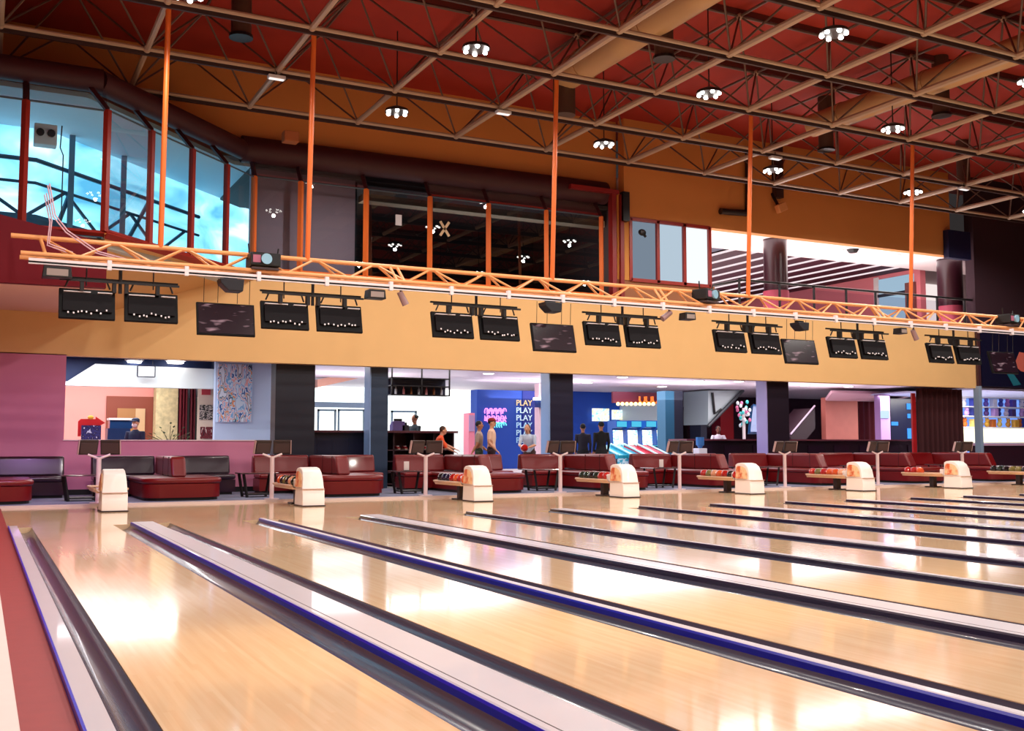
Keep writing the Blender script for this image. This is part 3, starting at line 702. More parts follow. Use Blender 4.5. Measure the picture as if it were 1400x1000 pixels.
def bowling_ball(p, colr, label, group):
    global ball0
    if ball0 is None:
        mb = MB().ball((0, 0, 0), .108, 20, 14); ball0 = mb.make('bowling_ball', None, smooth='all'); o = ball0
        me = o.data
    else:
        o = ball0.copy(); o.data = ball0.data.copy(); COL.objects.link(o)
    o.data.materials.clear(); o.data.materials.append(ballmat(colr)); o.location = p
    return tag(o, label, 'bowling ball', group)
LOADS = [[], ['orange', 'dark', 'olive', 'dark', 'pale', 'green'], ['dark', 'navy', 'navy', 'red', 'orange', 'red', 'orange'], ['green', 'green', 'dark', 'green', 'red', 'red'], ['red', 'olive', 'pale', 'orange', 'red', 'dark', 'red'], ['red', 'olive', 'red', 'orange', 'orange', 'pale'], ['red', 'red', 'orange'], ['dark', 'green', 'dark', 'olive', 'olive', 'dark']]
DESC = {'dark': 'black', 'green': 'dark green', 'red': 'red', 'orange': 'orange', 'pale': 'pale peach', 'navy': 'navy blue', 'olive': 'olive'}
for k, L_ in enumerate(LOADS):
    n = len(L_)
    for i, c in enumerate(L_):
        y = 19.3 + 1.53 - i * .205; xo = -.115 if True else .115
        bowling_ball((RX[k] - .115, y, .325 + .108), c, '%s bowling ball, %s from the free end of the %s return tray' % (DESC[c], ORD[i], ORD[k]), 'balls on the %s ball return' % ORD[k])
        if i % 2 == 0 and i < n - 1:
            bowling_ball((RX[k] + .115, y - .1, .325 + .108), L_[(i + 1) % n], '%s bowling ball behind the %s ball on the %s return tray' % (DESC[L_[(i + 1) % n]], ORD[i], ORD[k]), 'balls on the %s ball return' % ORD[k])

# ------------------------------------------------------------------ scoring consoles on white posts
CX = [at(x, 640, 21.25).x for x in (135, 372, 582, 766, 929, 1073, 1200, 1316)]
for k in range(8):
    t = thing('score_console', (CX[k], 21.25, Z_SEAT), 'white post with two dark console screens, the %s from the mauve wall corner' % ORD[k], 'scoring console', 'scoring consoles')
    MB().tube([(0, 0, 0), (0, 0, .87)], .045, 14).make('post', mat('console_post', (228, 206, 210), .4), t, smooth=True)
    MB().tube([(0, 0, 0), (0, 0, .015)], .15, 18).make('base_plate', mat('console_post', (228, 206, 210), .4), t)
    for s in (-1, 1):
        MB().tube([(0, 0, .84), (s * .07, 0, .87), (s * .2, .0, .92)], .022, 8).make('arm', mat('console_post', (228, 206, 210), .4), t, smooth=True)
        rot = Matrix.Rotation(R(-14 * s), 3, 'Z') @ Matrix.Rotation(R(16), 3, 'X')
        o = MB().box((s * .2, .0, 1.06), (.36, .05, .29), rot).make('screen', mat('console_dark', (44, 30, 34), .35), t, bevel=.012)
        MB().box(Vector((s * .2, 0, 1.06)) + rot @ Vector((0, -.033, -.01)), (.30, .016, .20), rot).make('back_ribs', mat('console_rib', (62, 44, 46), .5), o)
        MB().box(Vector((s * .2, 0, 1.06)) + rot @ Vector((-.178 * s * -1, -.0, .0)), (.014, .056, .28), rot).make('edge_trim', mat('console_edge', (190, 160, 160), .4), o)
# ------------------------------------------------------------------ T-shaped booth sofas
def rounded_plan(x0, x1, y0, y1, r, n=6, corners='front'):
    pts = []
    for cx, cy, a0 in ((x0 + r, y0 + r, 180), (x1 - r, y0 + r, 270)):
        for i in range(n + 1):
            a = R(a0 + 90 * i / n); pts.append((cx + r * math.cos(a), cy + r * math.sin(a)))
    return pts + [(x1, y1), (x0, y1)]
def sofa(k, lab, dark):
    m = M_leather; mr = mat('dark_row_leather', (40, 14, 34), .28, coat=.3) if dark else M_leather  # row parts of the first sofas in a darker colour
    t = thing('booth_sofa', (3.68 + 3.5 * k, 24.3, Z_SEAT), lab, 'sofa', 'T-shaped booth sofas')
    # bench reaching toward the lanes, both sides of a spine
    MB().prism(rounded_plan(-.76, .76, -2.85, -.45, .42), .06, .33, 'z').make('bench_base', m, t, smooth=True)
    MB().prism(rounded_plan(-.72, .72, -2.80, -.45, .40), 0, .06, 'z').make('plinth', M_blackm, t)
    MB().prism(rounded_plan(-.79, .79, -2.88, -.45, .44), .335, .45, 'z').make('bench_cushion', m, t, smooth=True, bevel=.045, seg=4)
    MB().prism([(-2.2, .45), (-2.0, .84), (-1.95, .86), (.1, .86), (.1, .45)], -.15, .15, 'x').make('spine_back', m, t, smooth=True, bevel=.05, seg=4)
    for yy in (-1.75, -1.05): MB().span((-.156, yy - .006, .46), (.156, yy + .006, .855)).make('back_seam', mat('leather_seam', (54, 6, 12), .5), t)
    for s in (-1, 1):
        a, b = (-1.48, -.16) if s < 0 else (.16, 1.48)
        MB().span((a, -.62, .06), (b, .0, .33)).make('row_base', mr, t)
        MB().span((a, -.66, .335), (b, .0, .45)).make('row_cushion', mr, t, smooth=True, bevel=.045, seg=4)
        MB().prism([(0.02, .45), (-.06, .45), (.04, .84), (.08, .86), (.2, .86), (.24, .45)], a, b, 'x').make('row_back', mr, t, smooth=True, bevel=.04, seg=4)
    MB().span((-1.42, -.56, 0), (1.42, .1, .06)).make('row_plinth', M_blackm, t)
    return t
where = ['beside the mauve wall corner', 'before the lobby opening', 'before the dark wide column', 'before the shoe counter', 'before the blue booth', 'before the arcade machines', 'before the long dark bar', 'before the pink panel', 'before the dark curtain']
for k in range(-1, 8): sofa(k, 'red leather T-shaped booth sofa ' + where[k + 1], k < 1)
# ------------------------------------------------------------------ low tables
TXs = []
for k in range(8):
    xt = 1.85 + 3.47 * k; TXs.append(xt)
    t = thing('low_table', (xt, 22.35, Z_SEAT), 'low dark table with splayed legs, the %s from the mauve wall corner' % ORD[k], 'table', 'low tables between the sofas')
    MB().box((0, 0, .505), (.80, .62, .03)).make('table_top', mat('table_top', (86, 60, 66), .15, coat=.6), t, bevel=.01)
    for sx in (-1, 1):
        for sy in (-1, 1):
            MB().tube([(sx * .33, sy * .22, .49), (sx * .25, sy * .22, 0.0)], .032, 4).make('leg', M_blackm, t)
    MB().box((0, 0, .06), (.5, .44, .03)).make('foot_frame', M_blackm, t)
def menu_card(p, lab):
    t = thing('menu_card', p, lab, 'menu card', 'menu cards on low tables')
    MB().box((0, 0, .11), (.12, .02, .2)).make('card', mat('card_white', (236, 226, 226), .5), t)
    MB().box((0, 0, .006), (.13, .09, .012)).make('stand', M_black, t)
menu_card((TXs[2] - .12, 22.2, Z_SEAT + .521), 'white upright menu card on the third low table')
menu_card((TXs[4] - .05, 22.2, Z_SEAT + .521), 'white upright menu card on the fifth low table')
# ------------------------------------------------------------------ people
def limb(mb, pts, rs, n=10): mb.tube(pts, rs, n)
def hand(mb, wrist, d, side, curl=.5):
    """palm, four bent fingers of unequal length and a thumb from the side of the palm"""
    d = Vector(d).normalized(); u = d.cross(Vector((0, 0, 1)))
    u = Vector((1, 0, 0)) if u.length < .1 else u.normalized()
    nrm = d.cross(u).normalized(); w = Vector(wrist)
    mb.tube([w, w + d * .05, w + d * .095], [(.026, .018), (.04, .017), (.038, .015)], 8)
    for q, l in zip((-.03, -.01, .01, .03), (.06, .075, .07, .052)):
        a = w + d * .088 + u * q; b = a + d * l * .5 + nrm * l * .12 * curl; c = b + d * l * .4 + nrm * l * .5 * curl
        mb.tube([a, b, c], [.0105, .0095, .0085], 6)
    a = w + d * .03 + u * .034 * side; mb.tube([a, a + (d * .6 + u * side * .7) * .04, a + (d + u * side * .35) * .075], [.013, .011, .009], 6)
def person(loc, rz, label, P, cols, hair_style='short', cap=None, mask=False, scale=1.):
    """P: joint positions in the figure's own frame (it faces -Y); cols: shirt, trousers, skin, hair, shoes, sleeve length"""
    t = thing('person', loc, label, 'person', None, rz)
    J = dict(pelvis=(0, 0, .93), waist=(0, 0, 1.08), chest=(0, 0, 1.30), neck=(0, 0, 1.46), head=(0, -.01, 1.62),
             sl=(.185, 0, 1.40), el=(.225, .03, 1.13), wl=(.225, -.05, .88), sr=(-.185, 0, 1.40), er=(-.225, .03, 1.13), wr=(-.225, -.05, .88),
             hl=(.10, 0, .90), kl=(.11, -.02, .49), al=(.11, .02, .08), hr=(-.10, 0, .90), kr=(-.11, -.02, .49), ar=(-.11, .02, .08))
    J.update(P); J = {k: Vector(v) for k, v in J.items()}
    mb = MB(); segs = []
    def seg(a, b, m): segs.append((Vector(a), Vector(b), m))
    SH, TR, SK, SHOE = 0, 1, 2, 3
    # trunk: flattened sections
    mb.tube([J['pelvis'] + Vector((0, 0, -.1)), J['pelvis'], J['waist'], J['chest'] - (J['chest'] - J['waist']) * .2, J['chest'] + (J['neck'] - J['chest']) * .35, J['neck'] + (J['chest'] - J['neck']) * .22, J['neck']],
            [(.13, .10), (.165, .115), (.145, .10), (.17, .115), (.18, .11), (.12, .085), (.06, .06)], 14)
    seg(J['pelvis'], J['pelvis'] + Vector((0, 0, -.1)), TR); seg(J['waist'] - Vector((0, 0, .06)), J['neck'] - Vector((0, 0, .03)), SH)
    hd = (J['head'] - J['neck']).normalized()
    mb.tube([J['neck'] - hd * .06, J['neck'] + hd * .1], [.055, .05], 10); seg(J['neck'] + hd * .04, J['head'] + hd * .1, SK)
    h = J['head']; mb.ball(h + hd * .02, (.075, .092, .112), 16, 12); mb.ball(h + Vector((0, -.02, -.055)), (.056, .066, .06), 12, 8)
    mb.tube([h + Vector((0, -.085, .03)), h + Vector((0, -.112, -.015)), h + Vector((0, -.09, -.025))], [.010, .016, .012], 8)
    for s in (-1, 1):
        mb.ball(h + Vector((.076 * s, .005, .0)), (.014, .024, .034), 8, 6)
    for s, a in ((1, 'l'), (-1, 'r')):
        S, E_, W = J['s' + a], J['e' + a], J['w' + a]
        limb(mb, [S + (J['chest'] - S) * .25, S, (S + E_) / 2, E_, (E_ + W) / 2, W], [.07, .062, .05, .042, .038, .027])
        q = cols.get('sleeve', .8)
        seg(S, S + (E_ - S) * min(1, q), SH)
        if q > 1: seg(E_, E_ + (W - E_) * (q - 1), SH); seg(E_ + (W - E_) * (q - 1), W + (W - E_) * .5, SK)
        else: seg(S + (E_ - S) * q, E_, SK); seg(E_, W + (W - E_) * .5, SK)
        hand(mb, W, W - E_ + Vector((0, -.03, 0)), s, .6)
        H, K, A = J['h' + a], J['k' + a], J['a' + a]
        limb(mb, [H + Vector((0, 0, .03)), (H + K) / 2, K, K + (A - K) * .35, A], [.088, .075, .056, .055, .038], 12)
        lg = cols.get('leg', 2.)
        if lg >= 2: seg(H, A, TR)
        else: seg(H, H + (K - H) * lg, TR); seg(H + (K - H) * lg, K, SK); seg(K, A, SK)
        mb.tube([A + Vector((0, .05, -.035)), A + Vector((0, -.04, -.04)), A + Vector((0, -.13, -.052)), A + Vector((0, -.18, -.058))], [(.036, .04), (.042, .04), (.044, .026), (.03, .018)], 10)
        seg(A + Vector((0, .05, -.045)), A + Vector((0, -.18, -.06)), SHOE)
    if scale != 1:
        mb.v = [tuple(Vector(v) * scale) for v in mb.v]; segs = [(a * scale, b * scale, m) for a, b, m in segs]
    o = mb.make('body', None, t); me0 = o.data
    rm = o.modifiers.new('skin', 'REMESH'); rm.mode = 'VOXEL'; rm.voxel_size = .0125
    sm = o.modifiers.new('soft', 'SMOOTH'); sm.factor = .5; sm.iterations = 3
    bpy.context.view_layer.update()
    dg = bpy.context.evaluated_depsgraph_get(); me = bpy.data.meshes.new_from_object(o.evaluated_get(dg)); o.modifiers.clear(); o.data = me
    for key in ('shirt', 'trousers', 'skin', 'shoes'):
        c = cols[key]; me.materials.append(mat('cloth_%d_%d_%d_%s' % (*c, 'k' if key == 'skin' else 'c'), c, .55 if key == 'skin' else .85))
    for p in me.polygons:
        p.use_smooth = True; c = p.center; best = 9; bi = 0
        for a, b, m in segs:
            ab = b - a; u = max(0, min(1, (c - a).dot(ab) / max(ab.length_squared, 1e-9))); d_ = (a + ab * u - c).length
            if m == SK or m == SHOE: d_ += .012
            if d_ < best: best = d_; bi = m
        p.material_index = bi
    hm = mat('hair_%d_%d_%d' % cols['hair'], cols['hair'], .8)
    k = scale; H = h * k
    hb = MB(); hb.ball(H + Vector((0, .018, .045)) * k, (.084 * k, .094 * k, .092 * k), 16, 10)
    if hair_style == 'long': hb.tube([H + Vector((0, .05, .04)) * k, H + Vector((0, .085, -.06)) * k, H + Vector((0, .08, -.2)) * k], [(.08 * k, .05 * k), (.085 * k, .045 * k), (.06 * k, .03 * k)], 12)
    if hair_style == 'bun': hb.ball(H + Vector((0, .1, .07)) * k, .045 * k, 10, 8)
    # keep the hair off the face
    hb.v = [(v[0], max(v[1], H.y - .045 * k) if v[2] < H.z + .042 * k else v[1], v[2]) for v in hb.v]
    hb.make('hair', hm, t, smooth='all')
    f = MB()
    for s in (-1, 1): f.ball(H + Vector((.032 * s, -.083, .03)) * k, .0095 * k, 8, 6)
    f.make('eyes', M_black, t)
    if not mask: MB().tube([H + Vector((-.025, -.084, -.058)) * k, H + Vector((0, -.093, -.06)) * k, H + Vector((.025, -.084, -.058)) * k], .006 * k, 6).make('mouth', mat('lip', (150, 70, 66), .5), t)
    if mask: MB().ball(H + Vector((0, -.05, -.045)) * k, (.064 * k, .058 * k, .055 * k), 12, 8).make('face_mask', M_white, t, smooth='all')
    if cap:
        cb = MB().ball(H + Vector((0, .005, .075)) * k, (.092 * k, .105 * k, .065 * k), 14, 8)
        cb.tube([H + Vector((0, -.06, .065)) * k, H + Vector((0, -.17, .05)) * k], [(.075 * k, .012 * k), (.06 * k, .008 * k)], 10)
        cb.make('cap', mat('cap_%d_%d_%d' % cap, cap, .7), t, smooth='all')
    return t
SKIN1, SKIN2 = (206, 150, 120), (170, 112, 84)
def xy(px, Y): return at(px, 600, Y).x
person((xy(185, 26.4), 26.4, Z_SEAT), R(-35), 'person in navy uniform with cap and white mask behind the lobby sill', dict(wl=(.2, -.3, 1.05), el=(.24, -.05, 1.12), wr=(-.15, -.32, 1.05), er=(-.24, -.06, 1.12)),
       dict(shirt=(24, 34, 66), trousers=(24, 28, 44), skin=SKIN1, hair=(26, 20, 20), shoes=(16, 16, 18), sleeve=1.9), cap=(20, 40, 78), mask=True)
structure('floor_platform', MB().span((xy(560, 27.7) - 1.2, 27.35, Z_SEAT), (xy(560, 27.7) + 1.6, 28.4, .26)), mat('platform_dark', (40, 36, 44), .6))
person((xy(567, 27.8), 27.8, .26), R(-70), 'person with dark hair in dark top behind the shoe counter', dict(wl=(.16, -.34, 1.1), el=(.23, -.08, 1.12)),
       dict(shirt=(30, 44, 52), trousers=(30, 30, 40), skin=SKIN2, hair=(24, 22, 24), shoes=(16, 16, 18), sleeve=1.9), 'bun')
person((xy(596, 24.85), 24.85, Z_SEAT), R(75), 'child in orange T-shirt and pale trousers leaning forward by the shoe counter', dict(chest=(0, -.1, 1.27), neck=(0, -.15, 1.42), head=(0, -.2, 1.56), waist=(0, -.04, 1.07), sl=(.17, -.12, 1.36), sr=(-.17, -.12, 1.36), el=(.2, -.32, 1.17), wl=(.17, -.56, 1.06), er=(-.2, -.26, 1.1), wr=(-.18, -.46, 1.0), kl=(.1, -.3, .56), al=(.1, -.1, .16), kr=(-.1, .06, .5), ar=(-.1, .28, .12)),
       dict(shirt=(226, 84, 40), trousers=(214, 206, 214), skin=SKIN1, hair=(70, 44, 30), shoes=(220, 210, 210), sleeve=.9), scale=.94)
person((xy(656, 25.3), 25.35, Z_SEAT), R(60), 'person in grey shirt and patterned green shorts walking behind the red sofas', dict(kl=(.11, -.16, .5), al=(.11, -.1, .1), kr=(-.11, .08, .5), ar=(-.11, .26, .16), wl=(.26, -.2, .95), wr=(-.26, .16, .9)),
       dict(shirt=(170, 150, 138), trousers=(54, 70, 52), skin=SKIN2, hair=(24, 20, 26), shoes=(40, 36, 44), sleeve=.7))
person((xy(672, 24.9), 24.9, Z_SEAT), R(55), 'person in pale peach T-shirt and red cap walking behind the red sofas', dict(kl=(.11, .06, .5), al=(.11, .24, .14), kr=(-.11, -.16, .5), ar=(-.11, -.12, .09), wl=(.25, .12, .9), wr=(-.26, -.16, .93)),
       dict(shirt=(236, 196, 170), trousers=(46, 22, 34), skin=SKIN1, hair=(40, 26, 22), shoes=(60, 40, 44), sleeve=.6), cap=(140, 26, 34), scale=1.04)
person((xy(724, 25.6), 25.6, Z_SEAT), R(-42), 'person with long brown hair in white and blue shirt leaning over, holding a red ball', dict(waist=(0, -.06, 1.06), chest=(0, -.14, 1.26), neck=(0, -.2, 1.4), head=(0, -.26, 1.54), sl=(.18, -.18, 1.35), sr=(-.18, -.18, 1.35), el=(.22, -.26, 1.1), wl=(.1, -.46, 1.04), er=(-.22, -.26, 1.1), wr=(-.1, -.46, 1.04), kl=(.1, -.12, .5), kr=(-.1, .02, .5), ar=(-.1, .12, .08)),
       dict(shirt=(190, 206, 228), trousers=(70, 46, 44), skin=SKIN1, hair=(92, 56, 36), shoes=(230, 226, 230), sleeve=.9), 'long')
_c = Vector((xy(724, 25.6), 25.6, Z_SEAT)) + Matrix.Rotation(R(-42), 3, 'Z') @ Vector((0, -.60, 1.02))
bowling_ball(_c, 'red', 'red ball held by the person in white and blue shirt', 'held balls')
person((xy(797, 27.2), 27.2, Z_SEAT), R(150), 'person in dark clothes standing turned away next to the blue-lit column', dict(), dict(shirt=(26, 22, 40), trousers=(18, 18, 26), skin=SKIN2, hair=(20, 16, 18), shoes=(12, 12, 14), sleeve=1.9))
person((xy(822, 26.4), 26.4, Z_SEAT), R(170), 'person all in black standing turned away before the arcade machines', dict(), dict(shirt=(10, 10, 16), trousers=(10, 10, 14), skin=SKIN2, hair=(14, 12, 14), shoes=(12, 12, 14), sleeve=1.9), scale=1.03)
person((xy(982, 28.6), 28.6, Z_SEAT), R(-25), 'person with dark hair in white shirt behind the long dark bar', dict(wl=(.1, -.36, 1.0), el=(.3, -.12, 1.1), wr=(-.1, -.36, 1.0), er=(-.3, -.12, 1.1)),
       dict(shirt=(232, 222, 236), trousers=(30, 30, 40), skin=(120, 66, 50), hair=(20, 14, 14), shoes=(12, 12, 14), sleeve=1.5))
# ------------------------------------------------------------------ concourse under the fascia
def atz(px, py, z):
    d = _fw + _rt * ((px - 700) / F_PX) - _up * ((py - 500) / F_PX)
    return Vector((0, 0, EYE)) + d * ((z - EYE) / d.z)
def slab_px(name, x0, y0, x1, y1, Y, dep, m, label=None, cat=None, group=None, parent=None, zmin=None):
    """an upright box whose front face spans the given photo rectangle on the plane Y, dep metres deep"""
    a = at(x0, y1, Y); b = at(x1, y0, Y); xa, xb = at(x0, (y0 + y1) / 2, Y).x, at(x1, (y0 + y1) / 2, Y).x
    z0 = a.z if zmin is None else zmin
    o = MB().span((xa, Y, z0), (xb, Y + dep, b.z)).make(name, m, parent)
    return tag(o, label, cat, group) if label else o
M_ccei = mat('concourse_ceiling', (226, 208, 216), .6)
structure('ceiling_concourse', MB().span((7.45, YW + .3, 3.35), (48, 50, 3.5)), M_ccei)
structure('ceiling_lobby', MB().span((-3, YW + .3, 3.4), (7.45, 34, 3.52)), mat('navy_recess', (20, 44, 92), .6))
structure('wall_concourse_back', MB().span((13, 49.6, 0), (60, 50, 3.4)), mat('concourse_back', (96, 40, 56), .7))
dl = glow('downlight', (255, 244, 236), 9.)
for px, py, nm in ((668, 511, 'before the blue booth, first of a row'), (719, 520, 'over the front of the blue booth'), (851, 516, 'before the arcade, nearest the fascia'), (803, 523.5, 'over the two dark dressed people'), (955, 521, 'between the arcade and the long dark bar'), (905, 529, 'bright one over the arcade machines'), (1010, 522, 'near the pale escalator side'), (793, 541, 'small far one beyond the blue-lit column'), (1100, 527, 'over the pink panel and escalator rail'), (1160, 529, 'beside the fascia over the pink panel')):
    p = atz(px, py, 3.33); t = thing('downlight', p, 'round recessed ceiling downlight ' + nm, 'downlight', 'concourse downlights')
    MB().tube([(0, 0, -.012), (0, 0, .02)], .17, 20).make('diffuser', dl, t); MB().tube([(0, 0, -.006), (0, 0, .02)], .21, 20).make('ring', M_white, t)
def area(x, y, z, sx, sy, e, col=(1, .95, .92), rot=(0, 0, 0)):
    l = bpy.data.lights.new('area_fill', 'AREA'); l.shape = 'RECTANGLE'; l.size = sx; l.size_y = sy; l.energy = e; l.color = col
    o = bpy.data.objects.new('area_fill', l); COL.objects.link(o); o.location = (x, y, z); o.rotation_euler = rot; return o
area(2.0, 27.2, 3.35, 5, 1.6, 260, (1, .95, .95)); area(2.0, 29.3, 2.7, 5, .8, 100, (1, .96, .94), (R(48), 0, 0)); area(11, 29, 3.3, 6, 5, 380); area(19, 30, 3.3, 6, 6, 400, (.95, .93, 1)); area(27, 30, 3.3, 4, 4, 200, (1, .85, .9)); area(33, 28, 3.05, 4, 3, 650)  # spread of the downlights; the tilted one is added to brighten the lobby wall
for x_, y_, e_ in ((10, 31, 40), (17, 31.3, 75), (22, 30, 70), (27, 29, 50)): area(x_, y_, 2.7, 4, 2, e_, (1, .92, .94), (math.pi, 0, 0))  # area lights aimed up, added to brighten the concourse ceiling
# columns
for (x0, x1, nm, m2) in ((376, 430, 'wide dark column beside the mural wall', (30, 32, 44)), (507, 530, 'slim dark blue column over the shoe counter', (44, 60, 82)), (752, 783, 'dark navy column with window-lit side painted pale blue by the blue booth', (24, 22, 48)), (1049, 1078, 'dark column with window-lit side painted pale lilac behind the long bar', (26, 14, 30))):
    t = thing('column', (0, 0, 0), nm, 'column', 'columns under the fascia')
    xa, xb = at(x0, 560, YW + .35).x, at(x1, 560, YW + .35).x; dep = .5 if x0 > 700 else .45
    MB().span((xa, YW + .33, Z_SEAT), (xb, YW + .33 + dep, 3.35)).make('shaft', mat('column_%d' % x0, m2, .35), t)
    if x0 != 376: MB().span((xa - .03, YW + .34, Z_SEAT), (xa, YW + .33 + dep, 3.35)).make('side_panel', mat('column_lit_side_%d' % x0, (128, 160, 206) if x0 < 1000 else (150, 140, 196), .35), t)  # window light on these column faces painted in as a paler panel
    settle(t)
# ---- lobby
structure('wall_lobby_far', MB().span((-3, 31, 0), (4.9, 31.3, 3.4)), mat('lobby_pink', (238, 158, 148), .7))
structure('wall_lobby_side', MB().span((at(294, 560, 28.3).x, 28.3, Z_SEAT), (7.6, 28.55, 3.4)).span((7.45, 28.55, Z_SEAT), (7.6, 34, 3.4)), mat('lobby_blue_wall', (190, 214, 246), .6))
a = at(90, 527, 28.6); b = at(296, 502, 28.6); a0z = a.z
structure('trim_lobby_bulkhead', MB().prism([(-3, a.z), (b.x, a.z), (b.x, b.z - .06), (at(130, 503, 28.6).x, b.z - .02), (at(92, 522, 28.6).x, a.z + .1), (-3, a.z + .05)], 28.6, 28.9), mat('bulkhead_white', (228, 244, 246), .6))
if 0: structure('trim_lobby_soffit', MB().prism([(-3, YW + .3), (at(90, 520, 26).x, YW + .3), (at(130, 500, 28.6).x, 28.6), (-3, 28.6)], 3.05, 3.12, 'z'), MATS['bulkhead_white'])
for px, nm in ((183, 'first'), (240, 'second')):
    p = atz(px, 493, 3.38); t = thing('lobby_lamp', p, 'bright round lobby ceiling lamp, %s from the mauve wall' % nm, 'ceiling lamp', 'lobby ceiling lamps')
    MB().tube([(0, 0, -.08), (0, 0, .01)], [.2, .24], 20).make('diffuser', dl, t); MB().tube([(0, 0, -.02), (0, 0, .02)], .27, 20).make('ring', M_white, t)
fs = thing('ceiling_sign', (0, 0, 0), 'thin dark rectangular frame sign hanging before the white lobby bulkhead', 'sign')
a, b = at(188, 515, 28.2), at(212, 501, 28.2)
mb = MB()
for (p, q) in (((a.x, a.z), (b.x, a.z)), ((b.x, a.z), (b.x, b.z)), ((b.x, b.z), (a.x, b.z)), ((a.x, b.z), (a.x, a.z))): mb.tube([(p[0], 28.2, p[1]), (q[0], 28.2, q[1])], .018, 6)
mb.make('frame', M_navy, fs); MB().span((a.x, 28.195, a.z), (b.x, 28.205, b.z)).make('panel', mat('pale_panel', (226, 240, 244), .5), fs)
for xx in (a.x + .06, b.x - .06): MB().tube([(xx, 28.2, b.z), (xx, 28.2, 3.4)], .006, 5).make('wire', M_black, fs)
settle(fs)
structure('wall_lobby_recess', MB().span((-3, 28.92, a0z + .06), (5.6, 29.0, 3.4)), MATS['navy_recess'])
# doorway
dr = tag(bpy.data.objects.new('door_1', None), kind='structure'); COL.objects.link(dr)
for (x0, y0, x1, y1, Y, dep, m, nm) in ((145, 543, 212, 608, 30.94, .08, mat('door_brown', (140, 62, 40), .6), 'door_surround'), (160, 559, 196, 608, 30.9, .06, mat('door_tan', (176, 122, 68), .5), 'door_leaf'), (185, 559, 198, 608, 30.88, .05, mat('door_light', (214, 176, 132), .5), 'door_edge')):
    slab_px(nm, x0, y0, x1, y1, Y, dep, m, parent=dr, zmin=Z_SEAT)
tag(slab_px('stone_pier', 213, 527, 243, 608, 30.4, .5, mat('stone_cladding', (214, 196, 150), .8, var=.45, scale=9, bump=.6), zmin=Z_SEAT), 'rough pale yellow stone clad pier in the lobby', 'pier')
def drape(name, x0, x1, ytop, Y, col, label, folds, zmin=Z_SEAT, ybot=None, amp=.05):
    xa, xb = at(x0, 575, Y).x, at(x1, 575, Y).x; zt = at((x0 + x1) / 2, ytop, Y).z; n = folds * 8; mb = MB(); vs = []
    for i in range(n + 1):
        u = i / n; vs.append((xa + (xb - xa) * u, Y + amp * math.sin(u * folds * 2 * math.pi), zmin)); vs.append((xa + (xb - xa) * u, Y + amp * .8 * math.sin(u * folds * 2 * math.pi + .4), zt))
    m = len(vs)
    mb.add(vs + [(v[0], v[1] + .02, v[2]) for v in vs], [(2 * i, 2 * i + 2, 2 * i + 3, 2 * i + 1) for i in range(n)] + [(m + 2 * i + 1, m + 2 * i + 3, m + 2 * i + 2, m + 2 * i) for i in range(n)])
    return tag(mb.make(name, mat('drape_%d_%d_%d' % col, col, .85), smooth='all'), label, 'curtain')
drape('curtain', 244, 256, 527, 30.3, (110, 20, 36), 'narrow wine red curtain hanging next to the stone pier', 3)
drape('curtain', 259, 267, 527, 30.3, (96, 18, 34), 'second narrow wine red curtain, next to the poster panel', 2)
pp = thing('poster_panel', (0, 0, 0), 'cream notice panel with red tag and two black and white posters in the lobby', 'notice panel')
slab_px('panel', 270, 527, 294, 608, 30.2, .06, mat('panel_cream', (244, 226, 206), .6), parent=pp, zmin=Z_SEAT)
slab_px('red_tag', 276, 529, 288, 540, 30.17, .03, mat('tag_red', (206, 72, 84), .6), parent=pp)
def poster_mat(nm, c0, c1, sc):
    m = bpy.data.materials.new(nm); m.use_nodes = True; nt = m.node_tree; b = nt.nodes['Principled BSDF']; N = nt.nodes.new; L = nt.links.new
    g = N('ShaderNodeNewGeometry'); mp = N('ShaderNodeMapping'); mp.inputs['Scale'].default_value = sc; nz = N('ShaderNodeTexNoise'); nz.inputs['Scale'].default_value = 1; r = N('ShaderNodeValToRGB')
    r.color_ramp.interpolation = 'CONSTANT'; cs = c0; r.color_ramp.elements[0].color = lin(cs[0]); r.color_ramp.elements[1].position = .62; r.color_ramp.elements[1].color = lin(cs[-1])
    for i, c in enumerate(cs[1:-1]): e = r.color_ramp.elements.new(.38 + .24 * i / max(1, len(cs) - 2)); e.color = lin(c)
    L(g.outputs['Position'], mp.inputs[0]); L(mp.outputs[0], nz.inputs['Vector']); L(nz.outputs['Fac'], r.inputs[0]); L(r.outputs[0], b.inputs['Base Color']); b.inputs['Roughness'].default_value = .6
    if c1: L(r.outputs[0], b.inputs['Emission Color']); b.inputs['Emission Strength'].default_value = c1
    MATS[nm] = m; return m
slab_px('poster', 273, 554, 291, 574, 30.17, .03, poster_mat('poster_one', [(30, 26, 28), (220, 210, 200), (40, 36, 38), (236, 226, 216)], 0, (9, 1, 22)), parent=pp)
slab_px('poster', 274, 584, 291, 600, 30.17, .03, poster_mat('poster_two', [(20, 18, 24), (120, 40, 50), (226, 214, 206)], 0, (16, 1, 6)), parent=pp); settle(pp)
mu = thing('mural', (0, 0, 0), 'tall mural of blue, pink and orange brush strokes on the pale blue lobby wall', 'mural')
a_, b_ = at(297, 577, 28.25), at(345, 499, 28.25)
MB().span((a_.x, 28.26, a_.z), (b_.x, 28.3, b_.z)).make('canvas', poster_mat('mural_strokes', [(206, 228, 248), (120, 176, 226), (206, 228, 248), (232, 170, 170), (210, 232, 250), (52, 96, 170), (206, 226, 246), (226, 150, 104), (150, 214, 236), (60, 70, 110), (220, 234, 250)], 0, (6.5, 1, 1.9)), mu); settle(mu)
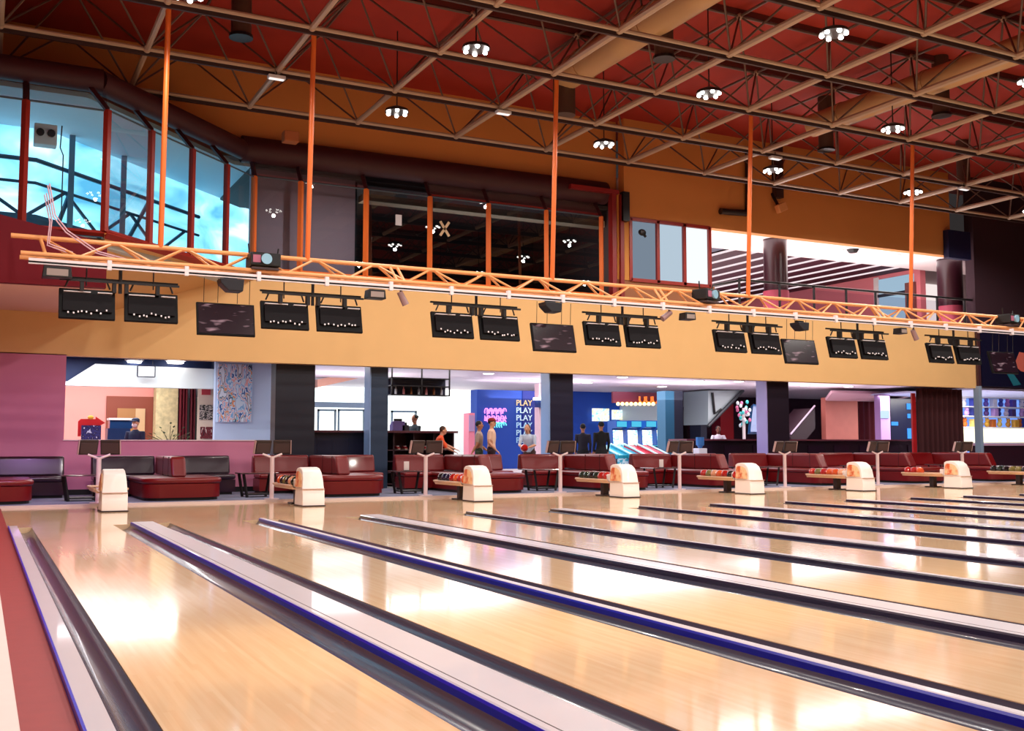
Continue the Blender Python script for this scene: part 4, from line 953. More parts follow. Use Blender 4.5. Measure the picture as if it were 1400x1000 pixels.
# signs and desk seen over the sill
bd = thing('arrow_sign', (0, 0, 0), 'red arrow sign over a dark blue picture board just behind the lobby sill', 'sign')
a, b = at(107, 573, 27), at(150, 577, 27)
z0, z1 = a.z, at(107, 583, 27).z
MB().prism([(a.x, at(107, 597, 27).z), (a.x, z0 - .06), (a.x + .06, z0), (b.x - .32, z0), (b.x - .32, z0 + .06), (b.x - .1, z0 - .09), (b.x - .32, z1 - .04), (b.x - .32, z1), (a.x + .12, z1), (a.x + .12, at(107, 597, 27).z)], 27, 27.05).make('arrow', mat('arrow_red', (206, 22, 24), .5), bd)
slab_px('board', 111, 582, 138, 612, 26.9, .06, poster_mat('board_blue', [(20, 20, 70), (40, 50, 120), (24, 24, 80), (190, 210, 236)], 0, (12, 1, 12)), parent=bd)
MB().span((a.x + .3, 26.9, Z_SEAT), (a.x + .36, 26.96, 1.2)).make('stand', M_black, bd)
MB().ball(at(124, 571, 27), (.07, .03, .05), 8, 6).make('badge', mat('badge_yellow', (226, 176, 60), .4), bd); settle(bd)
dk = thing('display_case', (0, 0, 0), 'blue glass display counter beside the person in navy uniform', 'display counter')
slab_px('case', 147, 586, 178, 612, 28.6, .6, mat('case_blue', (10, 34, 70), .3), parent=dk, zmin=Z_SEAT)
slab_px('top', 150, 574, 181, 586, 28.7, .4, mat('case_top', (18, 50, 92), .2), parent=dk)
slab_px('rim', 149, 572, 182, 574.5, 28.66, .5, M_white, parent=dk); settle(dk)
pl = thing('potted_plant', (xy(232, 29.3), 29.3, Z_SEAT), 'sparse leafy potted plant before the stone pier', 'plant')
MB().tube([(0, 0, 0), (0, 0, .1), (0, 0, .9)], [.16, .2, .24], 16).make('pot', mat('pot_dark', (40, 36, 40), .5), pl)
stem = MB(); leaf = MB()
for k in range(16):
    a = k * 2.4; l = .35 + .35 * random.random(); tip = Vector((math.cos(a) * l, math.sin(a) * l, 1.0 + .65 * random.random())); stem.tube([(0, 0, .85), Vector((tip.x * .4, tip.y * .4, .9 + (tip.z - .9) * .7)), tip], .008, 5)
    for q in range(4):
        c = tip * (1 - .14 * q) + Vector((0, 0, .04)); d = Vector((math.cos(a + q), math.sin(a + q), .5)).normalized() * .14; s = d.cross(Vector((0, 0, 1))).normalized() * .035
        leaf.add([c, c + d * .5 + s, c + d, c + d * .5 - s], [(0, 1, 2, 3)])
stem.make('stems', mat('stem_green', (70, 64, 40), .7), pl); leaf.make('leaves', mat('leaf_green', (64, 78, 46), .6), pl)

# ---- daylit entrance behind the shoe counter
g = daylight_mat('entrance_daylight', [(196, 220, 226), (230, 242, 240), (252, 252, 246)], 2.2, (.5, 1, .8))
xa, xb = at(424, 560, 38).x, at(655, 560, 38).x
structure('window_15', MB().span((xa, 38, Z_SEAT), (xb, 38.1, 3.35)), g)
gf = thing('entrance_glazing', (0, 0, 0), 'pale framed glass entrance doors in the bright daylight behind the shoe counter', 'doors')
M_fr = mat('entrance_frame', (130, 158, 170), .4)
for px0, px1, py in ((434, 460, 560), (462, 499, 560), (535, 570, 562)):
    a, b = at(px0, 600, 36), at(px1, py, 36)
    MB().span((a.x, 36, Z_SEAT), (a.x + .06, 36.08, b.z)).span((b.x - .06, 36, Z_SEAT), (b.x, 36.08, b.z)).span((a.x, 36, b.z - .07), (b.x, 36.08, b.z)).make('door_frame', M_fr, gf)
settle(gf)
slab_px('trim_transom', 430, 551, 502, 557, 36.5, .1, mat('pale_blue_band', (170, 196, 214), .5)); bpy.data.objects['trim_transom']['kind'] = 'structure'
p = [at(434, 530, 33), at(434, 519, 33), at(502, 507, 33), at(502, 515, 33)]
structure('trim_soffit', MB().slab(*p, .3), mat('peach_soffit', (236, 176, 150), .6))
# hanging rack over the counter
hr = thing('hanging_rack', (0, 0, 0), 'dark hanging bar rack with glasses and bottles over the shoe counter', 'rack')
a, b = at(529, 541, 27.5), at(609, 519, 27.5)
MB().span((a.x, 27.5, a.z), (b.x, 27.53, b.z)).make('back_panel', mat('rack_navy', (28, 34, 60), .4), hr)
for zz in (a.z, (a.z + b.z) / 2, b.z - .03): MB().span((a.x, 27.15, zz), (b.x, 27.5, zz + .03)).make('shelf', M_blackm, hr)
for xx in (a.x, (a.x + b.x) / 2, b.x - .04): MB().span((xx, 27.15, a.z), (xx + .04, 27.18, 3.35)).make('hanger', M_blackm, hr)
settle(hr)
for k in range(7):
    xx = a.x + .2 + k * (b.x - a.x - .4) / 6
    zz = a.z + .03; t = tag(MB().tube([(xx, 27.33, zz), (xx, 27.33, zz + .14), (xx, 27.33, zz + .17), (xx, 27.33, zz + .24)], [.035, .035, .014, .012], 10).make('bottle', mat(['bottle_white', 'bottle_pink', 'bottle_amber'][k % 3], [(210, 214, 224), (226, 150, 160), (150, 90, 50)][k % 3], .2), smooth=True), 'small %s bottle on the lower shelf of the hanging rack, %s from the slim column' % (['pale', 'pink', 'amber'][k % 3], ORD[k]), 'bottle', 'bottles on the hanging rack')
# shoe counter
sc_ = thing('shoe_counter', (0, 0, 0), 'long dark shoe counter with cubby shelves and a polished top', 'counter')
xa, xb = at(404, 600, 26.2).x, at(622, 600, 26.2).x; zt = at(500, 592, 26.2).z
xm = at(512, 600, 26.2).x
MB().span((xa, 26.25, Z_SEAT), (xm, 27.0, zt)).make('front_panel', mat('counter_navy', (18, 22, 40), .3), sc_)
MB().span((xm, 26.85, Z_SEAT), (xb, 27.0, zt)).make('back_panel', mat('counter_maroon', (60, 16, 26), .4), sc_)
MB().span((xa - .05, 26.1, zt), (xb + .05, 27.1, zt + .06)).make('counter_top', mat('counter_top', (92, 52, 60), .2, coat=.6), sc_, bevel=.01)
shz = [.12, .42, .72, 1.02]
for z in shz: MB().span((xm, 26.3, z - .03), (xb, 26.85, z)).make('shelf', mat('counter_shelf', (44, 20, 30), .4), sc_)
nx = 4
for k in range(nx + 1): xx = xm + (xb - xm) * k / nx; MB().span((xx - .02, 26.3, Z_SEAT), (xx + .02, 26.85, zt)).make('divider', mat('counter_shelf', (44, 20, 30), .4), sc_)
for k in range(5):
    xx = xa + .15 + k * (xm - xa - .3) / 4.3; MB().span((xx, 26.225, .2), (xx + .42, 26.25, zt - .15)).make('quilted_panel', mat('quilt_navy', (14, 18, 44), .35, bump=.4, scale=14), sc_)
settle(sc_)
shoe0 = None
def shoe(p, lab, grp):
    global shoe0
    if shoe0 is None:
        t = thing('bowling_shoe', p, lab, 'shoe', grp)
        MB().prism(rounded_plan(-.045, .045, -.14, .14, .04), 0, .025, 'z').make('sole', mat('shoe_sole', (196, 170, 150), .5), t)
        MB().prism([(-.13, .025), (.13, .025), (.135, .1), (.03, .1), (-.06, .065), (-.13, .045)], -.042, .042, 'x').make('upper', mat('shoe_red', (150, 24, 34), .4), t, bevel=.012)
        MB().span((-.03, -.05, .085), (.03, .02, .1)).make('laces', M_white, t); shoe0 = t; return t
    t = copy_tree(shoe0); t.location = p; t['label'] = lab; t['group'] = grp; return t
pos = ['lowest', 'second', 'third', 'topmost']
for r_, z in enumerate(shz):
    for k in range(nx):
        for q in range(2):
            xx = xm + (xb - xm) * (k + .32 + .36 * q) / nx
            shoe((xx, 26.52, z), 'red bowling shoe on the %s counter shelf, %s from the plain navy half' % (pos[r_], ORD[2 * k + q]), 'bowling shoes on the counter shelves')
# things on the counter
c = Vector((at(518, 590, 26.5).x, 26.5, zt + .06)); t = thing('counter_sign', c, 'white sign card standing on the shoe counter before the slim column', 'sign')
MB().box((0, 0, .19), (.24, .02, .34)).make('card', mat('card_white', (236, 226, 226), .5), t); MB().box((0, 0, .01), (.22, .1, .02)).make('stand', M_black, t)
for px, wv, hv, nm in ((543, .34, .26, 'violet open box'), (552, .2, .16, 'dark card terminal')):
    c = Vector((at(px, 590, 26.6).x, 26.6, zt + .06))
    t = thing('till' if px == 543 else 'card_terminal', c, nm + ' on the shoe counter before the bright doors', 'till' if px == 543 else 'card terminal')
    MB().prism([(-.14, 0), (.14, 0), (.14, hv * .6), (-.02, hv), (-.14, hv)], -wv / 2, wv / 2, 'x').make('body', mat('till_violet' if px == 543 else 'till_dark', (96, 80, 140) if px == 543 else (30, 28, 40), .4), t, bevel=.01)
    MB().box((0, -.05, hv + .02), (wv * .7, .02, .1)).make('screen', M_black, t)
c = Vector((at(414, 600, 26.0).x, 25.98, 0.75)); t = thing('shoe_spray', (c.x, 26.12, .62), 'teal bottle with white cap on a ledge at the dark end of the shoe counter', 'bottle')
MB().tube([(0, 0, .0), (0, 0, .22), (0, 0, .28)], [.06, .06, .03], 12).make('bottle_body', mat('teal_bottle', (40, 130, 150), .3), t); MB().tube([(0, 0, .28), (0, 0, .36)], .03, 8).make('cap', M_white, t); MB().span((-.16, -.1, -.03), (.16, .13, 0)).make('ledge', M_white, t)
# white pier and pink vending beyond the counter
tag(slab_px('entrance_pier', 625, 535, 634, 632, 30, .4, mat('pier_white', (236, 248, 244), .5), zmin=Z_SEAT), 'bright white slim pier between the shoe counter and the blue booth', 'pier')
vm = thing('vending_machine', (0, 0, 0), 'tall pink and lilac cabinet standing just before the blue booth', 'cabinet')
slab_px('body', 641, 565, 649, 632, 30.5, .6, mat('vend_pink', (226, 130, 150), .4), parent=vm, zmin=Z_SEAT); slab_px('door', 641.5, 568, 648.5, 590, 30.47, .03, mat('vend_lilac', (170, 140, 180), .3), parent=vm); settle(vm)
# ---- blue booth with signs
xa, xb = at(652, 560, 31).x, at(742, 560, 31).x; zt2 = at(700, 534, 31).z
bt = thing('blue_booth', (0, 0, 0), 'large bright blue walled booth beyond the walking people', 'booth')
MB().span((xa, 31, Z_SEAT), (xb, 31.5, zt2)).make('wall_panel', mat('booth_blue', (10, 62, 156), .5), bt)
xm2 = at(714, 560, 31).x
MB().span((xm2, 30.97, Z_SEAT), (xb, 31, zt2)).make('dark_panel', mat('booth_dark_blue', (8, 30, 116), .5), bt)
MB().span((xa, 30.95, Z_SEAT), (xb, 31, .35)).make('skirting', M_white, bt)
cc = [((255, 214, 160), 1.3), ((230, 250, 255), 1.2), ((220, 240, 255), 1.1), ((190, 225, 255), 1.0), ((200, 230, 255), .9), ((180, 220, 255), .8)]
for i, (c, e) in enumerate(cc):
    p = at(719, 551.5 + i * 10.2, 30.9); text_obj('PLAY', 'play_lettering', glow('neon_%d' % i, c, e), bt, (p.x - .04, 30.95, p.z), .27)
mb = MB()
for row, yy in enumerate((563, 573)):
    for k in range(9):
        c = at(665 + k * 3.1, yy, 30.9); s = .11
        mb.tube([c + Vector((s * math.cos(a) * .6, 0, s * math.sin(a * (1 + (k + row) % 2)))) for a in [q * math.pi / 5 * (1 + .5 * ((k * 3 + row) % 3)) for q in range(7)]], .02, 5)
mb.make('pink_neon', glow('neon_pink', (255, 150, 240), 1.6), bt)
mb = MB()
for k in range(5):
    c = at(676 + k * 3.2, 582, 30.9); mb.tube([c + Vector((.1 * math.cos(a), 0, .1 * math.sin(a))) for a in [q * math.pi / 4 for q in range(6)]], .022, 5)
mb.make('teal_neon', glow('neon_teal', (120, 240, 250), 1.4), bt); settle(bt)
t = thing('slim_pillar', (0, 0, 0), 'slim pale pink pillar with a blue box between the blue booth and the navy column', 'pillar')
slab_px('shaft', 737, 525, 748, 632, 29.5, .3, mat('pillar_pink', (232, 200, 206), .5), parent=t, zmin=Z_SEAT); slab_px('blue_box', 735, 547, 748, 557, 29.3, .2, mat('pillar_box', (24, 50, 110), .4), parent=t); slab_px('box_lamp', 733, 544, 748, 547, 29.25, .2, dl, parent=t); settle(t)
# ---- arcade
structure('wall_arcade', MB().span((at(784, 570, 37).x, 37, 0), (at(912, 570, 37).x, 37.2, 3.35)), mat('arcade_blue', (20, 80, 190), .5))
structure('wall_arcade_side', MB().span((at(904, 570, 34).x, 34, 0), (at(910, 570, 34).x, 37, 3.0)), mat('arcade_white', (226, 240, 236), .5))
a, b = at(838, 551, 33), at(906, 541, 33)
af = thing('arcade_fascia', (0, 0, 0), 'dark red arcade fascia with orange letters and a row of warm bulbs', 'fascia')
MB().span((a.x, 33, a.z), (b.x, 33.1, b.z + .1)).make('panel', mat('arcade_maroon', (96, 20, 46), .5), af)
for k in range(9):
    c = at(845 + k * 6, 552.5, 32.9); MB().ball(c, .07, 8, 6).make('bulb', glow('warm_bulb', (255, 214, 130), 5.), af)
for k in range(3): c = at(878 + k * 9, 545.5, 32.95); MB().tube([c + Vector((.13 * math.cos(q), 0, .17 * math.sin(q))) for q in [R(150 + 48 * j) for j in range(6)]], .04, 6).make('letter_shape', mat('letter_orange', (236, 120, 40), .4, emit=(236, 120, 40), power=.5), af)
settle(af)
sw = thing('wall_screen', (0, 0, 0), 'two bright white arcade wall screens beyond the dark dressed people', 'screen')
scr = poster_mat('game_screen', [(250, 250, 255), (150, 226, 240), (250, 252, 250), (250, 244, 180), (250, 250, 240)], .9, (5, 1, 5))
slab_px('screen', 811, 559, 833, 576, 36.8, .1, scr, parent=sw); slab_px('screen', 838, 561, 858, 574, 36.8, .1, scr, parent=sw); settle(sw)
def arcade(px, Y, k, rz):
    t = thing('arcade_machine', (xy(px, Y), Y, Z_SEAT), 'upright blue arcade machine with lit screens, the %s from the navy column' % ORD[k], 'arcade machine', 'arcade machines', rz)
    MB().prism([(-.35, 0), (.35, 0), (.35, 2.0), (-.25, 2.0), (-.25, 1.75), (.05, 1.7), (0, 1.05), (-.4, .95), (-.4, .8), (-.33, .75)], -.27, .27, 'x').make('cabinet', mat('cab_blue', (20, 70, 150), .35), t)
    MB().box((0, .01, 1.38), (.46, .05, .55), Matrix.Rotation(R(-5), 3, 'X')).make('screen', scr, t)
    MB().box((0, -.26, 1.87), (.48, .03, .2)).make('marquee', glow('marquee_blue', (90, 210, 250), .9), t)
    MB().box((0, -.2, 1.03), (.48, .4, .03), Matrix.Rotation(R(-14), 3, 'X')).make('control_panel', mat('panel_teal', (60, 190, 200), .3), t)
    MB().box((0, -.36, .45), (.36, .03, .5)).make('coin_door', mat('coin_door', (190, 210, 226), .4), t)
for k, (px, Y) in enumerate(((846, 32.6), (866, 32.3), (886, 32.0), (906, 31.7))): arcade(px, Y, k, 0)
def game_bench(px, Y, k):
    t = thing('ball_game', (xy(px, Y), Y, Z_SEAT), ('teal' if k < 2 else 'red and orange') + ' sloping ball game table by the arcade, %s from the navy column' % ORD[k], 'ball game', 'ball game tables', 0)
    MB().prism([(-.6, .65), (.6, .95), (.6, 1.1), (-.6, .78)], -.21, .21, 'x').make('playfield', mat('play_teal' if k < 2 else 'play_red', (40, 150, 176) if k < 2 else (180, 40, 60), .25, var=.5, scale=6), t)
    MB().tube([(-.2, -.6, .8), (-.2, .6, 1.14)], .03, 8).tube([(.2, -.6, .8), (.2, .6, 1.14)], .03, 8).make('side_rail', mat('rail_pale', (170, 226, 232), .3), t)
    MB().box((0, -.58, .42), (.38, .08, .5)).make('front_panel', poster_mat('bench_front_%d' % k, [(30, 60, 130), (200, 226, 240), (236, 110, 60) if k > 1 else (60, 170, 200), (240, 240, 240)], 0, (6, 6, 6)), t)
    for sx in (-.16, .16): MB().span((sx - .04, -.55, 0), (sx + .04, -.47, .66)).span((sx - .04, .47, 0), (sx + .04, .55, .92)).make('leg', M_blackm, t)
for k, (px, Y) in enumerate(((838, 28.8), (856, 28.6), (874, 28.4), (892, 28.2))): game_bench(px, Y, k)
t = thing('teal_pillar', (0, 0, 0), 'dark teal pillar between the arcade machines and the long dark bar', 'pillar'); slab_px('shaft', 910, 535, 922, 632, 29.5, .5, mat('pillar_teal', (40, 90, 120), .4), parent=t, zmin=Z_SEAT); slab_px('dark_face', 922, 535, 934, 632, 29.5, .5, M_navy, parent=t, zmin=Z_SEAT); settle(t)
# ---- bar, escalator, far things
bar = thing('dark_bar', (0, 0, 0), 'long dark bar counter with thin pale edge behind the sofas', 'bar')
xa, xb = at(940, 600, 27.2).x, at(1250, 600, 27.2).x; zt = at(1100, 601, 27.2).z
MB().span((xa, 27.25, Z_SEAT), (xb, 28.0, zt - .05)).make('front', mat('bar_dark', (26, 12, 24), .35), bar); MB().span((xa - .1, 27.1, zt - .05), (xb + .1, 28.1, zt)).make('bar_top', mat('bar_top', (110, 60, 72), .25), bar)
for k in range(9): xx = xa + .3 + k * (xb - xa - .6) / 8; MB().span((xx, 27.22, .3), (xx + .7, 27.25, zt - .2)).make('panel', mat('bar_panel', (34, 16, 34), .3), bar)
settle(bar)
wc = thing('water_cooler', (xy(957, 26.5), 26.5, Z_SEAT), 'white water cooler with blue bottle before the dark bar', 'water cooler')
MB().box((0, 0, .5), (.32, .32, 1.0)).make('cabinet', mat('cooler_white', (206, 206, 220), .4), wc, bevel=.02); MB().tube([(0, 0, 1.0), (0, 0, 1.06), (0, 0, 1.1), (0, 0, 1.35)], [.06, .08, .13, .13], 16).make('bottle', mat('cooler_blue', (60, 120, 190), .15), wc, smooth=True)
es = thing('escalator', (0, 0, 0), 'pale grey sloping escalator side with dark handrail above the bar', 'escalator')
P = [at(968, 534, 33), at(1014, 534, 33), at(968, 581, 33)]
MB().prism([(p.x, p.z) for p in P], 33, 34.6).make('side_panel', mat('escalator_grey', (186, 204, 204), .4), es)
MB().tube([at(974, 537, 32.95), at(977, 566, 32.95), at(986, 560, 32.95)], .05, 8).make('handrail', M_black, es); MB().tube([at(1016, 534, 32.9), at(968, 583, 32.9)], .07, 8).make('edge_trim', mat('escalator_edge', (60, 66, 70), .4), es)
MB().span((P[0].x, 33.5, Z_SEAT), (P[0].x + .3, 34.2, P[2].z)).make('support', M_navy, es); settle(es)
tag(slab_px('red_cabinet', 985, 553, 1003, 605, 35, .6, mat('cab_red', (150, 22, 30), .4), zmin=Z_SEAT), 'dark red cabinet behind the person in white shirt', 'cabinet')
structure('wall_maroon_recess', MB().span((at(940, 570, 38).x, 38, 0), (at(1260, 570, 38).x, 38.2, 3.35)), mat('recess_maroon', (52, 14, 30), .8))
ts = thing('prize_stand', (0, 0, 0), 'teal and white flower shaped prize stand beyond the bar', 'stand')
c = at(1017, 580, 31)
for k in range(26): MB().ball(c + Vector((.30 * math.cos(k * 2.4) * (k / 26) ** .5, random.uniform(-.2, .2), .0 + .8 * (k / 26) - .1 * math.sin(k))), (.06, .05, .075), 10, 8).make('petal', mat(['petal_teal', 'petal_white', 'petal_pink'][k % 3], [(60, 200, 196), (226, 236, 240), (214, 110, 150)][k % 3], .4), ts)
MB().span((c.x - .04, 30.96, Z_SEAT), (c.x + .04, 31.04, c.z + .6)).make('stem', M_white, ts); settle(ts)
p = [at(1022, 594, 32), at(1048, 594, 32), at(1040, 560, 32.6), at(1026, 556, 32.6)]
tag(MB().slab(*p, .2).make('glass_hood', mat('blue_hood', (40, 90, 140), .15, coat=1)), 'dark blue glossy sloping hood beside the lilac-lit column', 'hood')
er = thing('stair_rail', (0, 0, 0), 'thin pale stair handrail over a dark sloping stair side', 'stair rail')
a, b = at(1081, 594, 31), at(1114, 555, 31); MB().tube([a, b], .035, 8).make('handrail', mat('rail_lilac', (190, 170, 190), .4), er)
MB().prism([(a.x, a.z - .9), (b.x, b.z - .9), (b.x, b.z - .1), (a.x, a.z - .1)], 31.0, 32.2).make('stair_side', mat('stair_dark', (40, 14, 26), .5), er); settle(er)
tag(slab_px('hoarding', 1129, 545, 1173, 600, 31, .25, mat('panel_pink', (176, 100, 88), .6, var=.15, scale=2), zmin=Z_SEAT), 'plain pinkish brown wall panel beyond the dark bar', 'panel')
tag(MB().slab(at(1128, 545, 30.8), at(1220, 547, 31.5), at(1250, 537, 30.0), at(1136, 534, 30.0), .1).make('soffit_panel', mat('soffit_pink', (214, 168, 180), .5)), 'pale pink sloping soffit over the pinkish brown panel', 'soffit')
drape('curtain', 1174, 1204, 542, 32, (96, 12, 26), 'dark red curtain between the pinkish panel and the lilac post', 4)
lp = thing('lilac_post', (0, 0, 0), 'lilac post with a small glowing white sign', 'post'); slab_px('post', 1204, 540, 1217, 605, 29.4, .3, mat('post_lilac', (150, 116, 170), .5), parent=lp, zmin=Z_SEAT); slab_px('sign', 1205, 562, 1216, 572, 29.35, .05, glow('sign_blue_white', (196, 222, 255), 1.2), parent=lp); settle(lp)
dc = thing('dark_cabinet', (0, 0, 0), 'dark navy game cabinet with blue lights beside the red post', 'game cabinet'); slab_px('body', 1218, 546, 1247, 610, 30, .8, mat('cab_night', (10, 12, 34), .3), parent=dc, zmin=Z_SEAT)
for (x0, y0, x1, y1) in ((1220, 577, 1228, 582), (1241, 552, 1246, 560), (1242, 566, 1245, 572), (1242, 586, 1246, 600)): slab_px('light', x0, y0, x1, y1, 29.95, .05, glow('cab_light', (70, 150, 255), 1.5), parent=dc)
settle(dc)
tag(slab_px('red_post', 1248, 538, 1253, 632, 25.6, .06, mat('post_red', (170, 24, 30), .4), zmin=Z_SEAT), 'bright red narrow post at the edge of the black curtain', 'post')
drape('curtain', 1255, 1316, 532, 25.55, (58, 8, 16), 'wide almost black maroon curtain under the end of the fascia', 9, amp=.09)
# ---- prize shop
structure('wall_prize_back', MB().span((at(1312, 570, 30).x, 30.4, 0), (48, 30.6, 3.4)), mat('prize_back', (60, 90, 190), .5))
structure('trim_prize_soffit', MB().span((31.3, YW + .3, 3.1), (46, 30.4, 3.16)), mat('prize_soffit', (206, 214, 246), .5))
ps = thing('prize_shelf', (0, 0, 0), 'long white lit prize shelving behind the steel post', 'shelving')
xa, xb = at(1313, 570, 29).x, at(1420, 570, 29).x
for yy in (543, 556, 569, 584, 605): zz = at(1350, yy, 29).z; MB().span((xa, 29, zz - .04), (xb, 29.9, zz)).make('shelf', mat('shelf_white', (236, 232, 226), .5), ps)
MB().span((xa, 29.9, Z_SEAT), (xb, 29.95, 3.1)).make('back', glow('shelf_glow', (120, 160, 250), 1.1), ps)
MB().span((xa, 28.95, at(1350, 605, 29).z), (xb, 29.0, at(1350, 586, 29).z)).make('lit_front', glow('shelf_front', (255, 246, 216), 1.5), ps); settle(ps)
rows = [(556, [(110, 90, 190), (226, 226, 240), (60, 70, 170), (190, 120, 200)], 'top'), (569, [(90, 60, 130), (190, 150, 210), (50, 60, 140), (226, 210, 230)], 'second'), (584, [(236, 176, 60), (226, 120, 40), (240, 214, 120), (214, 150, 60)], 'third'), (605, [(244, 236, 220), (226, 214, 120), (240, 240, 236), (200, 190, 170)], 'lowest')]
CN = {(110, 90, 190): 'violet', (226, 226, 240): 'white', (60, 70, 170): 'blue', (190, 120, 200): 'mauve', (90, 60, 130): 'purple', (190, 150, 210): 'lilac', (50, 60, 140): 'navy', (226, 210, 230): 'pale pink', (236, 176, 60): 'yellow', (226, 120, 40): 'orange', (240, 214, 120): 'pale yellow', (214, 150, 60): 'amber', (244, 236, 220): 'cream', (226, 214, 120): 'lemon', (240, 240, 236): 'white', (200, 190, 170): 'beige'}
for yy, cs, rn in rows:
    zz = at(1350, yy, 29).z; x = xa + .2; k = 0
    while x < xb - .3 and k < 14:
        c = cs[k % 4]; y = 29.25 + random.uniform(-.05, .1); m = mat('toy_%d_%d_%d' % c, c, .6, emit=c, power=.0)
        if k % 3 == 2:
            t = tag(MB().box((x, y, zz + .16), (.24, .2, .32)).make('prize_box', m, bevel=.01), '%s boxed prize on the %s prize shelf, %s from the curtain' % (CN[c], rn, ORD[k]), 'box', 'prizes on the shelves')
        else:
            t = thing('plush_toy', (x, y, zz), '%s plush toy on the %s prize shelf, %s from the curtain' % (CN[c], rn, ORD[k]), 'toy', 'prizes on the shelves')
            MB().ball((0, 0, .12), (.12, .1, .12), 10, 8).make('body', m, t, smooth='all'); MB().ball((0, -.02, .28), (.09, .085, .085), 10, 8).ball((-.07, 0, .36), .03, 8, 6).ball((.07, 0, .36), .03, 8, 6).make('head', m, t, smooth='all')
        x += .42; k += 1
sp = thing('steel_post', (0, 0, 0), 'slim blue grey steel post at the end of the cream fascia', 'post')
xx = at(1339, 560, YW - .05).x; MB().span((xx - .09, YW - .12, Z_SEAT), (xx + .07, YW + .1, 3.2)).make('shaft', mat('post_steel', (140, 160, 184), .3), sp); MB().span((xx - .07, YW - .12, 3.2), (xx + .06, YW - .02, 5.3)).make('upper_shaft', mat('post_brown', (70, 40, 46), .4), sp); settle(sp)
pc = thing('prize_counter', (0, 0, 0), 'dark maroon prize counter with pale lilac top under the lit shelves', 'counter')
MB().span((xx + .1, YW - .1, Z_SEAT), (44, YW + .5, 1.12)).make('front', mat('counter_plum', (48, 14, 30), .4), pc); MB().span((xx + .1, YW - .16, 1.12), (44, YW + .6, 1.2)).make('counter_top', mat('counter_lilac', (200, 160, 186), .4), pc); settle(pc)
ap = thing('fascia_picture', (0, 0, 0), 'dark navy picture panel above the prize shop with pink and teal shapes', 'picture')
MB().span((xx + .12, YW - .1, 3.2), (40, YW - .04, 5.3)).make('panel', mat('panel_night', (18, 18, 46), .35), ap)
MB().prism([(at(1383, 500, YW).x, at(1383, 500, YW).z), (at(1390, 482, YW).x, at(1390, 482, YW).z), (at(1402, 484, YW).x, at(1402, 484, YW).z), (at(1402, 510, YW).x, at(1402, 510, YW).z), (at(1392, 508, YW).x, at(1392, 508, YW).z)], YW - .12, YW - .1).make('pink_shape', mat('shape_pink', (214, 110, 96), .5), ap)
MB().slab(at(1375, 508, YW - .11), at(1382, 506, YW - .11), at(1396, 526, YW - .11), at(1386, 528, YW - .11), .02).make('teal_shape', mat('shape_teal', (30, 110, 130), .5), ap); settle(ap)

# ------------------------------------------------------------------ upper mall behind the open balcony
structure('floor_mall', MB().span((16.6, YW + .3, 5.15), (60, 60, 5.3)), mat('mall_floor', (236, 222, 220), .3))
structure('ceiling_mall', MB().span((16.6, YW + .3, 8.0), (60, 28.7, 8.12)), mat('mall_ceiling', (240, 224, 224), .6))
XR = atz(1235, 370, 8.15).x
structure('wall_mall_partition', MB().span((16.5, YW + .3, 5.3), (16.6, 50, 9)), mat('mall_white', (244, 226, 226), .7))
structure('wall_mall_back', MB().span((16.6, 50, 5.3), (XR + .3, 50.3, 12)), mat('mall_white', (244, 226, 226), .7))
structure('wall_mall_pink', MB().span((XR, 28.9, 5.3), (XR + .3, 50, 8.6)), mat('shop_pink', (226, 128, 136), .6))
structure('wall_mall_front', MB().span((XR + .2, 30.5, 5.3), (60, 30.8, 8.6)), mat('mall_white', (244, 226, 226), .7))
area(25, 26.9, 7.95, 14, 2, 260, (1, .93, .93)); area(25, 26.9, 5.4, 14, 2, 420, (1, .93, .93), (math.pi, 0, 0)); area(26, 36, 6.0, 6, 12, 420, (1, .94, .94), (math.pi, 0, 0))  # the two aimed up are added to brighten the mall ceiling
sl = thing('slatted_canopy', (0, 0, 0), 'dark maroon slatted ceiling with white gaps in the upper mall', 'slatted ceiling')
n_ = 9
for k in range(n_):
    x0 = XR - 1.02 * (k + 1); MB().span((x0 + .14, 28.75, 8.1), (x0 + .92, 49.8, 8.2)).make('slat', mat('slat_maroon', (58, 16, 32), .6, spec=.2), sl)
    MB().span((x0 - .08, 28.75, 8.09), (x0 + .14, 49.8, 8.11)).make('light_strip', glow('strip_light', (255, 236, 240), 1.0), sl)
MB().span((XR - 9.4, 28.75, 8.25), (XR, 49.8, 8.3)).make('backing', mat('slat_white', (246, 236, 236), .6), sl); settle(sl)
sb = thing('slatted_canopy', (0, 0, 0), 'blue grey cross slats of the ceiling seen beyond the frosted panes', 'slatted ceiling')
for k in range(7): MB().span((19.0, 29.0 + 1.5 * k, 8.1), (XR - 9.5, 29.8 + 1.5 * k, 8.2)).make('slat', mat('slat_blue', (44, 44, 76), .5), sb)
MB().span((19.0, 28.75, 8.25), (XR - 9.5, 49.8, 8.3)).make('backing', mat('slat_pale', (226, 232, 246), .6), sb); settle(sb)
for px, py in ((1143, 343.5), (1220, 350)):
    p = atz(px, py, 7.98); t = thing('mall_downlight', p, 'round ceiling downlight in the upper mall, ' + ('nearer the dark round column' if px < 1200 else 'nearer the fifth orange pole'), 'downlight', 'mall downlights'); MB().tube([(0, 0, -.012), (0, 0, .02)], .26, 20).make('diffuser', dl, t); MB().tube([(0, 0, -.006), (0, 0, .02)], .32, 20).make('ring', M_white, t)
p = atz(1166, 342, 7.98); t = thing('ceiling_sensor', p, 'small black ceiling sensor between the upper mall downlights', 'sensor'); MB().tube([(0, 0, -.1), (0, 0, .02)], [.14, .22], 14).make('body', M_black, t)
sh = thing('shop_window', (0, 0, 0), 'blue white shop window with dark shelf in the pink mall wall', 'shop window')
